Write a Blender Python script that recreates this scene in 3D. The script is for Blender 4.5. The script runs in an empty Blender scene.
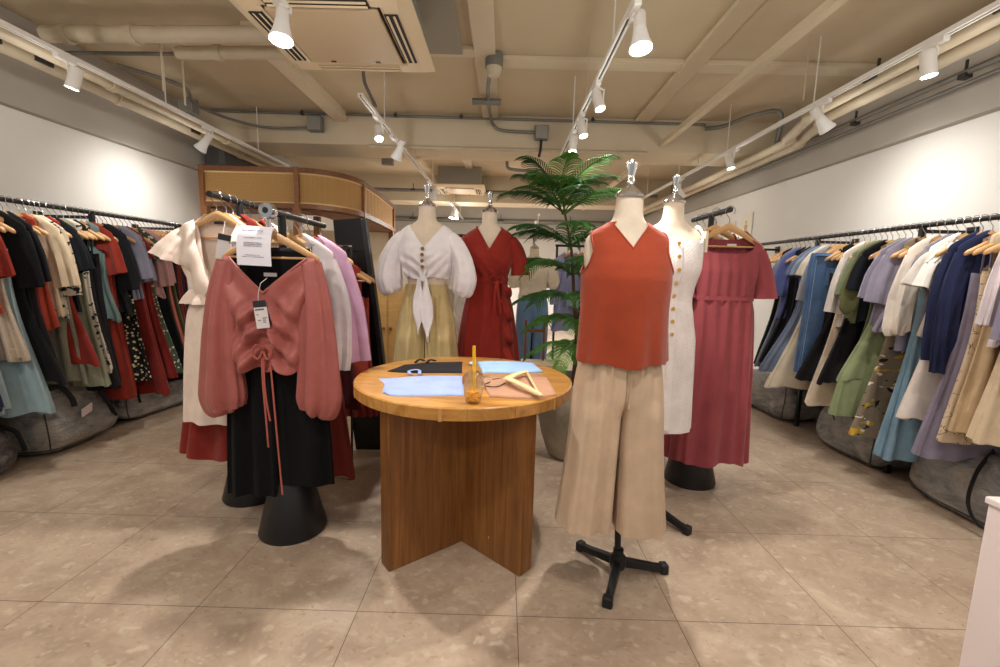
import bpy, math, random
from mathutils import Vector, Matrix

C = bpy.context.scene.collection
PI = math.pi
sin, cos = math.sin, math.cos
rnd = random.Random(7)

# ------------------------------------------------------------------ colour and materials
def lin(c):
    out = []
    for v in c[:3]:
        v = v / 255.0
        out.append(v / 12.92 if v <= 0.04045 else ((v + 0.055) / 1.055) ** 2.4)
    return (out[0], out[1], out[2], 1.0)

class NT:
    """small node-tree builder"""
    def __init__(self, name):
        m = bpy.data.materials.new(name)
        m.use_nodes = True
        self.m, self.t = m, m.node_tree
        self.t.nodes.clear()
        self.out = self.n('ShaderNodeOutputMaterial')
        self.b = self.n('ShaderNodeBsdfPrincipled')
        self.l(self.b.outputs[0], self.out.inputs[0])
        self._tc = None
    def n(self, t, **kw):
        nd = self.t.nodes.new(t)
        for k, v in kw.items():
            if k.startswith('i_'):
                nd.inputs[k[2:].replace('_', ' ')].default_value = v
            else:
                setattr(nd, k, v)
        return nd
    def l(self, a, b): self.t.links.new(a, b)
    def coord(self, scale=(1, 1, 1), loc=(0, 0, 0), rot=(0, 0, 0)):
        if self._tc is None: self._tc = self.n('ShaderNodeTexCoord')
        mp = self.n('ShaderNodeMapping')
        mp.inputs['Scale'].default_value = scale
        mp.inputs['Location'].default_value = loc
        mp.inputs['Rotation'].default_value = rot
        self.l(self._tc.outputs['Object'], mp.inputs[0])
        return mp.outputs[0]
    def noise(self, vec, scale, detail=3, rough=0.5, dist=0.0):
        nd = self.n('ShaderNodeTexNoise')
        nd.inputs['Scale'].default_value = scale
        nd.inputs['Detail'].default_value = detail
        nd.inputs['Roughness'].default_value = rough
        nd.inputs['Distortion'].default_value = dist
        self.l(vec, nd.inputs['Vector'])
        return nd.outputs['Fac']
    def vor(self, vec, scale, feature='F1', rand=1.0, out='Distance'):
        nd = self.n('ShaderNodeTexVoronoi', feature=feature)
        nd.inputs['Scale'].default_value = scale
        nd.inputs['Randomness'].default_value = rand
        self.l(vec, nd.inputs['Vector'])
        return nd.outputs[out]
    def ramp(self, fac, stops, interp='LINEAR'):
        nd = self.n('ShaderNodeValToRGB')
        cr = nd.color_ramp
        cr.interpolation = interp
        while len(cr.elements) < len(stops): cr.elements.new(0.5)
        for e, (p, c) in zip(cr.elements, stops):
            e.position = p
            e.color = c if len(c) == 4 else (c[0], c[1], c[2], 1)
        self.l(fac, nd.inputs[0])
        return nd.outputs[0]
    def mix(self, fac, a, b, mode='MIX'):
        nd = self.n('ShaderNodeMix', data_type='RGBA', blend_type=mode)
        for sock, v in ((nd.inputs[0], fac), (nd.inputs[6], a), (nd.inputs[7], b)):
            if hasattr(v, 'is_linked') or hasattr(v, 'links'): self.l(v, sock)
            else: sock.default_value = v
        return nd.outputs[2]
    def math(self, op, a, b=0.0):
        nd = self.n('ShaderNodeMath', operation=op)
        for sock, v in ((nd.inputs[0], a), (nd.inputs[1], b)):
            if hasattr(v, 'links'): self.l(v, sock)
            else: sock.default_value = v
        return nd.outputs[0]
    def bump(self, h, strength=0.3, dist=0.01, prev=None):
        nd = self.n('ShaderNodeBump')
        nd.inputs['Strength'].default_value = strength
        nd.inputs['Distance'].default_value = dist
        self.l(h, nd.inputs['Height'])
        if prev is not None: self.l(prev, nd.inputs['Normal'])
        self.l(nd.outputs[0], self.b.inputs['Normal'])
        return nd.outputs[0]
    def base(self, v):
        if hasattr(v, 'links'): self.l(v, self.b.inputs['Base Color'])
        else: self.b.inputs['Base Color'].default_value = v
    def set(self, **kw):
        for k, v in kw.items(): self.b.inputs[k.replace('_', ' ')].default_value = v
        return self

_mats = {}
def plain(name, c, rough=0.5, metal=0.0, bump=0.0, bscale=60, vary=0.0, spec=0.5, coat=0.0):
    key = ('p', name)
    if key in _mats: return _mats[key]
    t = NT(name)
    t.set(Roughness=rough, Metallic=metal)
    t.b.inputs['Specular IOR Level'].default_value = spec
    if coat: t.b.inputs['Coat Weight'].default_value = coat
    base = lin(c)
    if vary:
        f = t.noise(t.coord(), 6, 4, 0.6)
        d = [max(0, base[i] * (1 - vary)) for i in range(3)]
        e = [min(1, base[i] * (1 + vary)) for i in range(3)]
        t.base(t.ramp(f, [(0.3, tuple(d)), (0.7, tuple(e))]))
    else:
        t.base(base)
    if bump:
        t.bump(t.noise(t.coord(), bscale, 4), bump, 0.01)
    _mats[key] = t.m
    return t.m

def emit(name, c, strength):
    key = ('e', name)
    if key in _mats: return _mats[key]
    t = NT(name)
    t.base(lin(c))
    t.b.inputs['Emission Color'].default_value = lin(c)
    t.b.inputs['Emission Strength'].default_value = strength
    _mats[key] = t.m
    return t.m

def fabric(c, pat=None, c2=None, c3=None, rough=0.88, sheen=0.12, wr=0.35, wscale=16, satin=False):
    key = ('f', tuple(c), pat, c2, c3, satin, wr)
    if key in _mats: return _mats[key]
    t = NT('fabric')
    base = lin(c)
    t.set(Roughness=0.45 if satin else rough)
    t.b.inputs['Specular IOR Level'].default_value = 0.35 if satin else 0.2
    t.b.inputs['Sheen Weight'].default_value = sheen if sum(c) > 200 else 0.02
    t.b.inputs['Sheen Roughness'].default_value = 0.5
    v = t.coord()
    fine = t.noise(v, 420, 2)
    lo = tuple(x * 0.90 for x in base[:3]); hi = tuple(min(1, x * 1.10) for x in base[:3])
    col = t.ramp(t.noise(v, 9, 4, 0.6), [(0.3, lo), (0.7, hi)])
    height = None
    if pat == 'dots':
        d = t.vor(v, 38)
        col = t.mix(t.ramp(d, [(0.30, (1, 1, 1)), (0.36, (0, 0, 0))]), col, lin(c2))
    elif pat == 'florets':
        d = t.vor(t.coord(scale=(1, 1, 1)), 26)
        n = t.noise(v, 60, 2)
        dd = t.math('ADD', d, t.math('MULTIPLY', n, 0.35))
        col = t.mix(t.ramp(dd, [(0.46, (1, 1, 1)), (0.50, (0, 0, 0))]), col, lin(c2))
        if c3:
            d2 = t.vor(t.coord(loc=(3.1, 1.7, 0.4)), 17)
            col = t.mix(t.ramp(d2, [(0.22, (1, 1, 1)), (0.26, (0, 0, 0))]), col, lin(c3))
    elif pat == 'strokes':
        for k, (cc, sc, off, ro) in enumerate(((c2, 7.0, 0.0, 0.5), (c3, 6.0, 4.0, -0.4), ((238, 225, 205), 8.0, 9.0, 1.1))):
            nn = t.noise(t.coord(scale=(1.0, 1.0, 2.2), loc=(off, off, off), rot=(0, ro, 0)), sc * 1.6, 1, 0.4, 0.6)
            col = t.mix(t.ramp(nn, [(0.655, (0, 0, 0)), (0.67, (1, 1, 1))]), col, lin(cc))
    elif pat == 'blotch':
        nn = t.noise(t.coord(scale=(1, 1, 1.3)), 24, 2, 0.5, 0.4)
        col = t.mix(t.ramp(nn, [(0.56, (0, 0, 0)), (0.59, (1, 1, 1))]), col, lin(c2))
    elif pat == 'lines':
        nn = t.noise(t.coord(scale=(1, 1, 1.2)), 13, 2, 0.5, 0.8)
        a = t.math('ABSOLUTE', t.math('SUBTRACT', nn, 0.5))
        col = t.mix(t.ramp(a, [(0.006, (1, 1, 1)), (0.013, (0, 0, 0))]), col, lin(c2))
    elif pat == 'denim':
        w = t.n('ShaderNodeTexWave', wave_type='BANDS', bands_direction='DIAGONAL')
        w.inputs['Scale'].default_value = 160
        t.l(v, w.inputs['Vector'])
        col = t.mix(t.math('MULTIPLY', w.outputs['Fac'], 0.25), col, lin(c2 or (150, 170, 200)))
        wash = t.noise(v, 5, 3)
        col = t.mix(t.ramp(wash, [(0.45, (0, 0, 0)), (0.75, (0.5, 0.5, 0.5))]), col, lin(c2 or (150, 170, 200)))
    elif pat == 'lace':
        d = t.vor(v, 55)
        col = t.mix(t.ramp(d, [(0.15, (0.6, 0.6, 0.6)), (0.3, (0, 0, 0))]), col, lin(c2 or (150, 130, 105)))
        height = d
    elif pat == 'eyelet':
        d = t.vor(t.coord(rot=(0, 0.78, 0)), 75, rand=0.15)
        col = t.mix(t.ramp(d, [(0.12, (0.45, 0.45, 0.45)), (0.28, (0, 0, 0))]), col, lin((190, 180, 172)))
        height = d
    t.base(col)
    p = t.bump(t.noise(v, wscale, 5, 0.55, 0.5), wr, 0.012)
    p = t.bump(fine, 0.10, 0.002, p)
    if height is not None: t.bump(height, 0.5, 0.004, p)
    _mats[key] = t.m
    return t.m

def wood(name, c1, c2, scale=(3, 3, 40), rough=0.45, ring=9, bump=0.06, coat=0.0):
    key = ('w', name)
    if key in _mats: return _mats[key]
    t = NT(name)
    t.set(Roughness=rough)
    if coat: t.set(Coat_Weight=coat, Coat_Roughness=0.25)
    v = t.coord(scale=scale)
    f = t.noise(v, 2.2, 6, 0.62, 1.2)
    g = t.noise(v, ring, 3, 0.5, 2.0)
    a, b = lin(c1), lin(c2)
    mid = tuple((a[i] + b[i]) / 2 for i in range(3))
    col = t.ramp(f, [(0.28, a), (0.5, mid), (0.72, b)])
    col = t.mix(t.ramp(g, [(0.35, (0.28, 0.28, 0.28)), (0.62, (0, 0, 0))]), col, tuple(x * 0.55 for x in a[:3]) + (1,))
    t.base(col)
    t.bump(g, bump, 0.004)
    _mats[key] = t.m
    return t.m

# ------------------------------------------------------------------ mesh builder
class MB:
    def __init__(self): self.v, self.f = [], []
    def add(self, vs, fs):
        o = len(self.v)
        self.v += [tuple(p) for p in vs]
        self.f += [tuple(i + o for i in q) for q in fs]
        return self
    def box(self, c, s, rz=0, M=None):
        hx, hy, hz = s[0] / 2, s[1] / 2, s[2] / 2
        vs = [Vector((x, y, z)) for x in (-hx, hx) for y in (-hy, hy) for z in (-hz, hz)]
        if M is None: M = Matrix.Rotation(rz, 3, 'Z')
        vs = [M @ p + Vector(c) for p in vs]
        return self.add(vs, [(0, 1, 3, 2), (4, 6, 7, 5), (0, 4, 5, 1), (2, 3, 7, 6), (0, 2, 6, 4), (1, 5, 7, 3)])
    def grid(self, rows, wrapu=True, capa=False, capb=False):
        n = len(rows[0]); m = len(rows)
        vs = [p for r in rows for p in r]
        fs = []
        for j in range(m - 1):
            for i in range(n if wrapu else n - 1):
                k = (i + 1) % n
                fs.append((j * n + i, (j + 1) * n + i, (j + 1) * n + k, j * n + k))
        if capa: fs.append(tuple(range(n)))
        if capb: fs.append(tuple((m - 1) * n + i for i in reversed(range(n))))
        return self.add(vs, fs)
    def tube(self, pts, r, n=8, cap=True, flat=1.0, up=None):
        pts = [Vector(p) for p in pts]
        if not isinstance(r, (list, tuple)): r = [r] * len(pts)
        t0 = (pts[1] - pts[0]).normalized()
        ref = Vector(up) if up else (Vector((0, 0, 1)) if abs(t0.z) < 0.9 else Vector((0, 1, 0)))
        a = t0.cross(ref).normalized()
        rows = []
        for i, p in enumerate(pts):
            t = ((pts[i + 1] if i + 1 < len(pts) else p) - (pts[i - 1] if i else p)).normalized()
            a = (a - t * a.dot(t))
            a = a.normalized() if a.length > 1e-6 else t.orthogonal().normalized()
            b = t.cross(a)
            rows.append([p + a * (r[i] * cos(2 * PI * k / n)) + b * (r[i] * flat * sin(2 * PI * k / n)) for k in range(n)])
        return self.grid(rows, True, cap, cap)
    def lathe(self, prof, n=32, c=(0, 0, 0), M=None, capa=True, capb=True):
        M = M or Matrix.Identity(3)
        rows = [[M @ Vector((r * cos(2 * PI * k / n), r * sin(2 * PI * k / n), z)) + Vector(c) for k in range(n)] for r, z in prof]
        return self.grid(rows, True, capa, capb)
    def build(self, name, mat, parent=None, smooth=True, loc=None, bev=0.0, thick=0.0, sub=0, ang=42):
        me = bpy.data.meshes.new(name)
        me.from_pydata(self.v, [], self.f)
        me.validate()
        me.update()
        o = bpy.data.objects.new(name, me)
        if mat: me.materials.append(mat)
        if smooth:
            me.shade_smooth()
            me.set_sharp_from_angle(angle=math.radians(ang))
        C.objects.link(o)
        if parent: o.parent = parent
        if loc is not None: o.location = loc
        if bev:
            md = o.modifiers.new('bevel', 'BEVEL'); md.width = bev; md.segments = 2; md.limit_method = 'ANGLE'
        if thick:
            md = o.modifiers.new('solid', 'SOLIDIFY'); md.thickness = thick; md.offset = -1
        if sub:
            md = o.modifiers.new('sub', 'SUBSURF'); md.levels = sub; md.render_levels = sub
        return o

def tag(o, label, cat, group=None, kind=None):
    o['label'] = label; o['category'] = cat
    if group: o['group'] = group
    if kind: o['kind'] = kind
    return o

def thing(name, label, cat, loc=(0, 0, 0), rz=0, group=None):
    o = bpy.data.objects.new(name, None)
    o.empty_display_size = 0.05
    C.objects.link(o)
    o.location = loc; o.rotation_euler = (0, 0, rz)
    return tag(o, label, cat, group)

def struct(o):
    o['kind'] = 'structure'
    return o

def copy_tree(root, loc, rz, label, group=None):
    r = root.copy(); C.objects.link(r)
    r.location = loc; r.rotation_euler = (0, 0, rz); r['label'] = label
    if group: r['group'] = group
    for ch in list(root.children):
        c = ch.copy(); C.objects.link(c); c.parent = r
        for g in list(ch.children):
            d = g.copy(); C.objects.link(d); d.parent = c
    return r

def align(d):
    """matrix that turns +Z into direction d"""
    return Vector((0, 0, 1)).rotation_difference(Vector(d).normalized()).to_matrix()

def arc(fn, n): return [fn(i / n) for i in range(n + 1)]
def sm(t): t = max(0.0, min(1.0, t)); return t * t * (3 - 2 * t)
def spl(pts, n=6):
    """Catmull-Rom through points"""
    P = [Vector(p) for p in pts]; out = []
    for i in range(len(P) - 1):
        p0 = P[max(i - 1, 0)]; p1 = P[i]; p2 = P[i + 1]; p3 = P[min(i + 2, len(P) - 1)]
        for k in range(n):
            t = k / n
            out.append(0.5 * ((2 * p1) + (p2 - p0) * t + (2 * p0 - 5 * p1 + 4 * p2 - p3) * t * t + (3 * p1 - p0 - 3 * p2 + p3) * t ** 3))
    out.append(P[-1])
    return out

def pint(prof, z):
    """smooth interpolation of profile rows (z descending)"""
    if z >= prof[0][0]: return prof[0][1:]
    if z <= prof[-1][0]: return prof[-1][1:]
    for i in range(len(prof) - 1):
        if prof[i][0] >= z >= prof[i + 1][0]:
            z1, z2 = prof[i][0], prof[i + 1][0]
            t = (z1 - z) / (z1 - z2)
            p0 = prof[max(i - 1, 0)]; p1 = prof[i]; p2 = prof[i + 1]; p3 = prof[min(i + 2, len(prof) - 1)]
            out = []
            for k in range(1, len(p1)):
                def slope(a, b, c_):
                    da = (b[k] - a[k]) / ((a[0] - b[0]) or 1) if a is not b else None
                    db = (c_[k] - b[k]) / ((b[0] - c_[0]) or 1) if c_ is not b else None
                    if da is None: return db
                    if db is None: return da
                    if da * db <= 0: return 0.0
                    return 2 * da * db / (da + db)
                h = z1 - z2
                m1 = slope(p0, p1, p2) * h; m2 = slope(p1, p2, p3) * h
                h00 = 2 * t ** 3 - 3 * t * t + 1; h10 = t ** 3 - 2 * t * t + t; h01 = -2 * t ** 3 + 3 * t * t; h11 = t ** 3 - t * t
                out.append(h00 * p1[k] + h10 * m1 + h01 * p2[k] + h11 * m2)
            return out

def shell(mb, prof, ztop, zbot, nu=72, nv=34, folds=(), fz=(0, -1, 1.0), ex=1.0, ey=1.0, hole=None, vpow=1.0, extra=None, c=(0, 0)):
    """cloth / body surface of rings: prof rows are (z, half width, half depth, y offset); front is -y"""
    ft = ztop if callable(ztop) else (lambda a: ztop)
    fb = zbot if callable(zbot) else (lambda a: zbot)
    rows, par = [], []
    for j in range(nv + 1):
        v = (j / nv) ** vpow
        row, pr = [], []
        for i in range(nu):
            a = 2 * PI * i / nu
            zt, zb = ft(a), fb(a)
            z = zt + (zb - zt) * v
            hw, hd, yo = pint(prof, z)
            ca, sa = cos(a), sin(a)
            x = hw * math.copysign(abs(ca) ** ex, ca)
            y = hd * math.copysign(abs(sa) ** ey, sa)
            if folds:
                t = max(0.0, min(1.0, (fz[0] - z) / (fz[0] - fz[1]))) ** fz[2]
                d = sum(am * sin(n * a + ph + dr * (fz[0] - z)) for n, am, ph, dr in folds) * t
                nx, ny = ca / max(hw, 1e-4), sa / max(hd, 1e-4)
                L = math.hypot(nx, ny) or 1
                x += d * nx / L; y += d * ny / L
            y += yo
            if extra:
                dx, dy, dz = extra(a, z, x, y)
                x += dx; y += dy; z += dz
            row.append((x + c[0], y + c[1], z)); pr.append((a, z))
        rows.append(row); par.append(pr)
    n = nu
    vs = [p for r in rows for p in r]; fs = []
    for j in range(nv):
        for i in range(n):
            k = (i + 1) % n
            if hole:
                a = 2 * PI * (i + 0.5) / n
                z = 0.25 * (par[j][i][1] + par[j + 1][i][1] + par[j][k][1] + par[j + 1][k][1])
                if hole(a, z): continue
            fs.append((j * n + i, (j + 1) * n + i, (j + 1) * n + k, j * n + k))
    return mb.add(vs, fs)

def front(a):
    """0 at the front (-y), +-pi behind; signed towards +x"""
    d = (a + PI / 2) % (2 * PI)
    return d if d <= PI else d - 2 * PI

def sleeve(mb, pts, rad, n=26, folds=(), fpow=1.0, nper=5, capend=False):
    """tube along a path in the xz plane; rad = list of (radius across, radius in y)"""
    P = spl(pts, nper)
    m = len(P); rows = []
    for j, p in enumerate(P):
        u = j / (m - 1) * (len(rad) - 1); i0 = min(int(u), len(rad) - 2); w = sm(u - i0) * 0.5 + (u - i0) * 0.5
        ra = rad[i0][0] * (1 - w) + rad[i0 + 1][0] * w
        rb = rad[i0][1] * (1 - w) + rad[i0 + 1][1] * w
        t = ((P[min(j + 1, m - 1)]) - P[max(j - 1, 0)]).normalized()
        ac = Vector((-t.z, 0, t.x)); ac = ac.normalized() if ac.length > 1e-5 else Vector((1, 0, 0))
        row = []
        v = j / (m - 1)
        for k in range(n):
            a = 2 * PI * k / n
            d = sum(am * sin(q * a + ph + dr * v) for q, am, ph, dr in folds) * v ** fpow
            row.append(p + ac * (ra + d) * cos(a) + Vector((0, 1, 0)) * (rb + d) * sin(a))
        rows.append(row)
    return mb.grid(rows, True, False, capend)

def rf(r, n0, n1, amp, k=3):
    """random fold set"""
    return [(r.randint(n0, n1), amp * r.uniform(0.5, 1.0), r.uniform(0, 6.28), r.uniform(-1.2, 1.2)) for _ in range(k)]
EXPOSURE = 0.08
WORLD = 0.33
POWER = 46.0
LENS = 14.0
ADDED_FILL = 0.07  # share of lamp power for the added point fill
ADDED_FILL_NEAR = 0.32
LCOL = (1.0, 0.97, 0.93)

# ================================================================== CAMERA
cam = bpy.data.cameras.new('camera'); cam.lens = 16.0; cam.sensor_width = 36.0; cam.clip_start = 0.02
co = bpy.data.objects.new('camera', cam); C.objects.link(co)
_th, _r, _yw = math.radians(7.63), math.radians(1.5), math.radians(-0.31)
_F = Vector((sin(_yw) * cos(_th), cos(_yw) * cos(_th), -sin(_th)))
_R0 = Vector((cos(_yw), -sin(_yw), 0)); _U0 = _R0.cross(_F)
_R = _R0 * cos(_r) + _U0 * sin(_r); _U = _U0 * cos(_r) - _R0 * sin(_r)
co.matrix_world = Matrix(((_R.x, _U.x, -_F.x, 0), (_R.y, _U.y, -_F.y, 0), (_R.z, _U.z, -_F.z, 1.27), (0, 0, 0, 1)))
bpy.context.scene.camera = co
vs = bpy.context.scene.view_settings
vs.view_transform = 'Standard'; vs.look = 'None'; vs.gamma = 1.0; vs.use_curve_mapping = False
vs.exposure = EXPOSURE

w = bpy.data.worlds.new('world'); bpy.context.scene.world = w
w.use_nodes = True
w.node_tree.nodes['Background'].inputs[0].default_value = (1.0, 0.96, 0.92, 1)
w.node_tree.nodes['Background'].inputs[1].default_value = WORLD

# ================================================================== SETTING
YN, YF = -1.0, 10.6           # near and far end of the shop floor
XL, XR = -3.45, 2.95
def floor_mat():
    t = NT('marble_tiles'); t.set(Roughness=0.36)
    t.b.inputs['Specular IOR Level'].default_value = 0.4
    v = t.coord(loc=(-0.083, -1.512, 0))
    br = t.n('ShaderNodeTexBrick', offset=0.0, offset_frequency=1, squash=1.0)
    br.inputs['Scale'].default_value = 1.0
    br.inputs['Mortar Size'].default_value = 0.0016
    br.inputs['Mortar Smooth'].default_value = 0.1
    br.inputs['Brick Width'].default_value = 0.6
    br.inputs['Row Height'].default_value = 0.6
    br.inputs['Color1'].default_value = (0.47, 0.47, 0.47, 1); br.inputs['Color2'].default_value = (0.53, 0.53, 0.53, 1)
    t.l(v, br.inputs['Vector'])
    w1 = t.coord()
    warp = t.noise(w1, 14, 4, 0.6, 1.0)
    col = t.ramp(t.noise(w1, 4.2, 6, 0.65, 0.8), [(0.30, lin((152, 131, 112))[:3]), (0.5, lin((172, 150, 129))[:3]), (0.70, lin((187, 167, 145))[:3])])
    w2 = t.n('ShaderNodeVectorMath', operation='ADD')
    wn = t.n('ShaderNodeTexNoise'); wn.inputs['Scale'].default_value = 9; wn.inputs['Detail'].default_value = 3; t.l(t.coord(), wn.inputs['Vector'])
    ws_ = t.n('ShaderNodeVectorMath', operation='SCALE'); ws_.inputs['Scale'].default_value = .14; t.l(wn.outputs['Color'], ws_.inputs[0])
    t.l(t.coord(scale=(1, 1.35, 1), rot=(0, 0, .4)), w2.inputs[0]); t.l(ws_.outputs[0], w2.inputs[1]); w2 = w2.outputs[0]
    d = t.vor(w2, 15, 'F1', 1.0); dc = t.vor(w2, 15, 'F1', 1.0, 'Color')
    dd = t.math('ADD', d, t.math('MULTIPLY', warp, 0.55))
    chip = t.ramp(dd, [(0.48, (1, 1, 1)), (0.66, (0, 0, 0))])
    chipc = t.ramp(dc, [(0.0, lin((164, 144, 119))[:3]), (0.45, lin((180, 163, 139))[:3]), (0.8, lin((202, 187, 166))[:3]), (1.0, lin((150, 124, 96))[:3])])
    col = t.mix(t.math('MULTIPLY', chip, 0.6), col, chipc)
    d3 = t.vor(w2, 36, 'F1', 1.0); dc3 = t.vor(w2, 36, 'F1', 1.0, 'Color')
    c3_ = t.ramp(dc3, [(0.0, lin((140, 116, 94))[:3]), (0.5, lin((176, 156, 134))[:3]), (1.0, lin((206, 190, 168))[:3])])
    col = t.mix(t.math('MULTIPLY', t.ramp(t.math('ADD', d3, t.math('MULTIPLY', warp, .5)), [(.50, (1, 1, 1)), (.68, (0, 0, 0))]), .42), col, c3_)
    sp = t.noise(t.coord(scale=(1, 1.6, 1), rot=(0, 0, 0.5)), 30, 3, 0.6, 0.6)
    col = t.mix(t.ramp(sp, [(0.63, (0, 0, 0)), (0.69, (0.6, 0.6, 0.6))]), col, lin((146, 108, 70)))
    col = t.mix(0.16, col, br.outputs['Color'], 'OVERLAY')
    col = t.mix(br.outputs['Fac'], col, lin((96, 80, 66)))
    t.base(col)
    rr = t.ramp(t.noise(w1, 8, 3), [(0.3, (0.30, 0.30, 0.30)), (0.7, (0.44, 0.44, 0.44))])
    t.l(rr, t.b.inputs['Roughness'])
    return t.m
struct(MB().box(((XL + XR) / 2, (YN + YF) / 2, -0.05), (XR - XL + 0.4, YF - YN, 0.1)).build('floor', floor_mat(), smooth=False))

def wallmat(name, c, dirt=0.05):
    t = NT(name); t.set(Roughness=0.92); t.b.inputs['Specular IOR Level'].default_value = 0.15
    b = lin(c)
    v = t.coord()
    col = t.ramp(t.noise(v, 1.6, 5, 0.6), [(0.3, tuple(x * (1 - dirt) for x in b[:3])), (0.7, b)])
    t.base(col); t.bump(t.noise(v, 40, 5), 0.08, 0.01)
    return t.m
M_wall = wallmat('white_wall_paint', (236, 233, 227), 0.04)
M_band = wallmat('grey_beam_paint', (184, 178, 168), 0.09)
M_ceil = wallmat('cream_ceiling_paint', (204, 187, 158), 0.07)
M_ceil2 = wallmat('cream_beam_paint', (214, 199, 172), 0.06)
M_pipe = plain('cream_pipe_paint', (196, 182, 156), 0.55, vary=0.08)
M_grey = plain('galvanised_conduit', (128, 126, 120), 0.5, 0.35, vary=0.12)
M_dark = plain('dark_metal', (60, 58, 55), 0.5, 0.3)
WT = 2.32
struct(MB().box((XL - 0.1, (YN + YF) / 2, 1.5), (0.2, YF - YN, 3.0)).build('wall_left', M_wall, smooth=False))
struct(MB().box((XR + 0.1, (YN + YF) / 2, 1.5), (0.2, YF - YN, 3.0)).build('wall_right', M_wall, smooth=False))
struct(MB().box(((XL + XR) / 2, YF + 0.1, 1.5), (XR - XL + 0.4, 0.2, 3.0)).build('wall_back', M_wall, smooth=False))
struct(MB().box(((XL + XR) / 2, (YN + YF) / 2, 3.0), (XR - XL + 0.4, YF - YN, 0.1)).build('ceiling', M_ceil, smooth=False))
# downstand beams along the walls and across the room
struct(MB().box((XL + 0.035, (YN + YF) / 2, (WT + 2.95) / 2), (0.07, YF - YN, 2.95 - WT)).build('trim_1', M_band, smooth=False, bev=0.006))
struct(MB().box((XR - 0.035, (YN + YF) / 2, (WT + 2.95) / 2), (0.07, YF - YN, 2.95 - WT)).build('trim_2', M_band, smooth=False, bev=0.006))
struct(MB().box(((XL + XR) / 2, 5.32, 2.79), (XR - XL - 0.14, 0.56, 0.34)).build('trim_3', M_ceil2, smooth=False, bev=0.01))
struct(MB().box(((XL + XR) / 2, 8.3, 2.73), (XR - XL - 0.14, 0.5, 0.45)).build('trim_4', M_ceil2, smooth=False, bev=0.01))
struct(MB().box(((XL + XR) / 2, 10.2, 2.52), (XR - XL - 0.14, 0.6, 0.86)).build('trim_5', M_band, smooth=False, bev=0.01))
# flat cover strips on the ceiling
def strip(n, x0, y0, x1, y1, wd, z=2.935, th=0.035, mat=None):
    dx, dy = x1 - x0, y1 - y0
    struct(MB().box(((x0 + x1) / 2, (y0 + y1) / 2, z), (math.hypot(dx, dy), wd, th), math.atan2(dy, dx)).build('trim_%d' % n, mat or M_ceil2, smooth=False, bev=0.004))
strip(6, -0.28, 3.77, 2.85, 3.77, 0.15)
strip(7, -0.19, -0.98, -0.19, 5.04, 0.16, 2.93)
strip(8, 1.43, -0.98, 1.43, 5.04, 0.15, 2.93)
strip(9, -1.8, 3.3, -1.8, 5.04, 0.13, 2.90, 0.1)
strip(10, -1.74, 3.62, -0.27, 3.62, 0.12)
strip(11, -0.6, 5.6, -0.6, 8.05, 0.12)
strip(12, 1.0, 5.6, 1.0, 8.05, 0.12)
strip(13, -2.4, 6.75, 2.8, 6.75, 0.16)
strip(14, 1.665, -0.98, 1.665, 9.9, 0.06, 2.70, 0.05)
strip(15, -0.62, -0.98, -0.62, 2.2, 0.16, 2.93)
struct(MB().box((-0.485, 2.5, 2.915), (0.26, 2.2, 0.03)).build('trim_16', plain('grey_access_panel', (150, 142, 126), 0.8), smooth=False, bev=0.004))

# ------------------------------------------------------------------ air conditioner
def cassette(loc, label, s=0.95):
    t = thing('air_conditioner', label, 'air conditioner', loc)
    wp = plain('ivory_plastic', (228, 208, 172), 0.5)
    h = s / 2
    b = MB()
    # bevelled fascia ring with four slots
    ow, iw, lip = h, h * 0.62, h * 0.86
    rows = []
    def sq(r, z): return [(-r, -r, z), (r, -r, z), (r, r, z), (-r, r, z)]
    for r, z in ((ow, 0.05), (ow, 0.035), (lip, 0.0), (iw + 0.03, 0.0), (iw + 0.015, 0.012)):
        rows.append(sq(r * 1.0, z))
    b.grid(rows, True)
    b.build('fascia', wp, t, smooth=False)
    b = MB().box((0, 0, 0.19), (s * 0.86, s * 0.86, 0.28))
    b.build('housing', plain('galvanised_housing', (150, 146, 136), 0.6, 0.3), t, smooth=False)
    b = MB().box((0, 0, 0.006), (iw * 2, iw * 2, 0.02))
    b.build('intake_panel', plain('ivory_plastic_intake', (206, 184, 148), 0.6), t, smooth=False, bev=0.008)
    for k in range(4):
        m = Matrix.Rotation(k * PI / 2, 3, 'Z')
        c = m @ Vector((0, h * 0.75, 0.001))
        o = MB().box(c, (h * 1.12, h * 0.15, 0.012), M=m).build('air_slot', plain('slot_black', (42, 38, 34), 0.8) if k else plain('ivory_plastic_intake', (206, 184, 148), 0.6), t, smooth=False)
        for q in (-0.02, 0.015):
            c2 = m @ Vector((0, h * 0.75 + q, -0.007))
            MB().box(c2, (h * 1.08, 0.012, 0.004), M=m @ Matrix.Rotation(0.5, 3, 'X')).build('vane', wp, o, smooth=False)
    for x in (-0.3, 0.3):
        MB().box((x * h, iw - 0.03, -0.006), (0.03, 0.012, 0.006)).build('latch', M_dark, t, smooth=False)
    return t
cassette((-0.985, 2.785, 2.60), 'cream ceiling cassette air conditioner with black slots above the round table')
cassette((-0.75, 7.7, 2.62), 'distant ceiling cassette air conditioner above the white blouse mannequin', 0.8)

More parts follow.
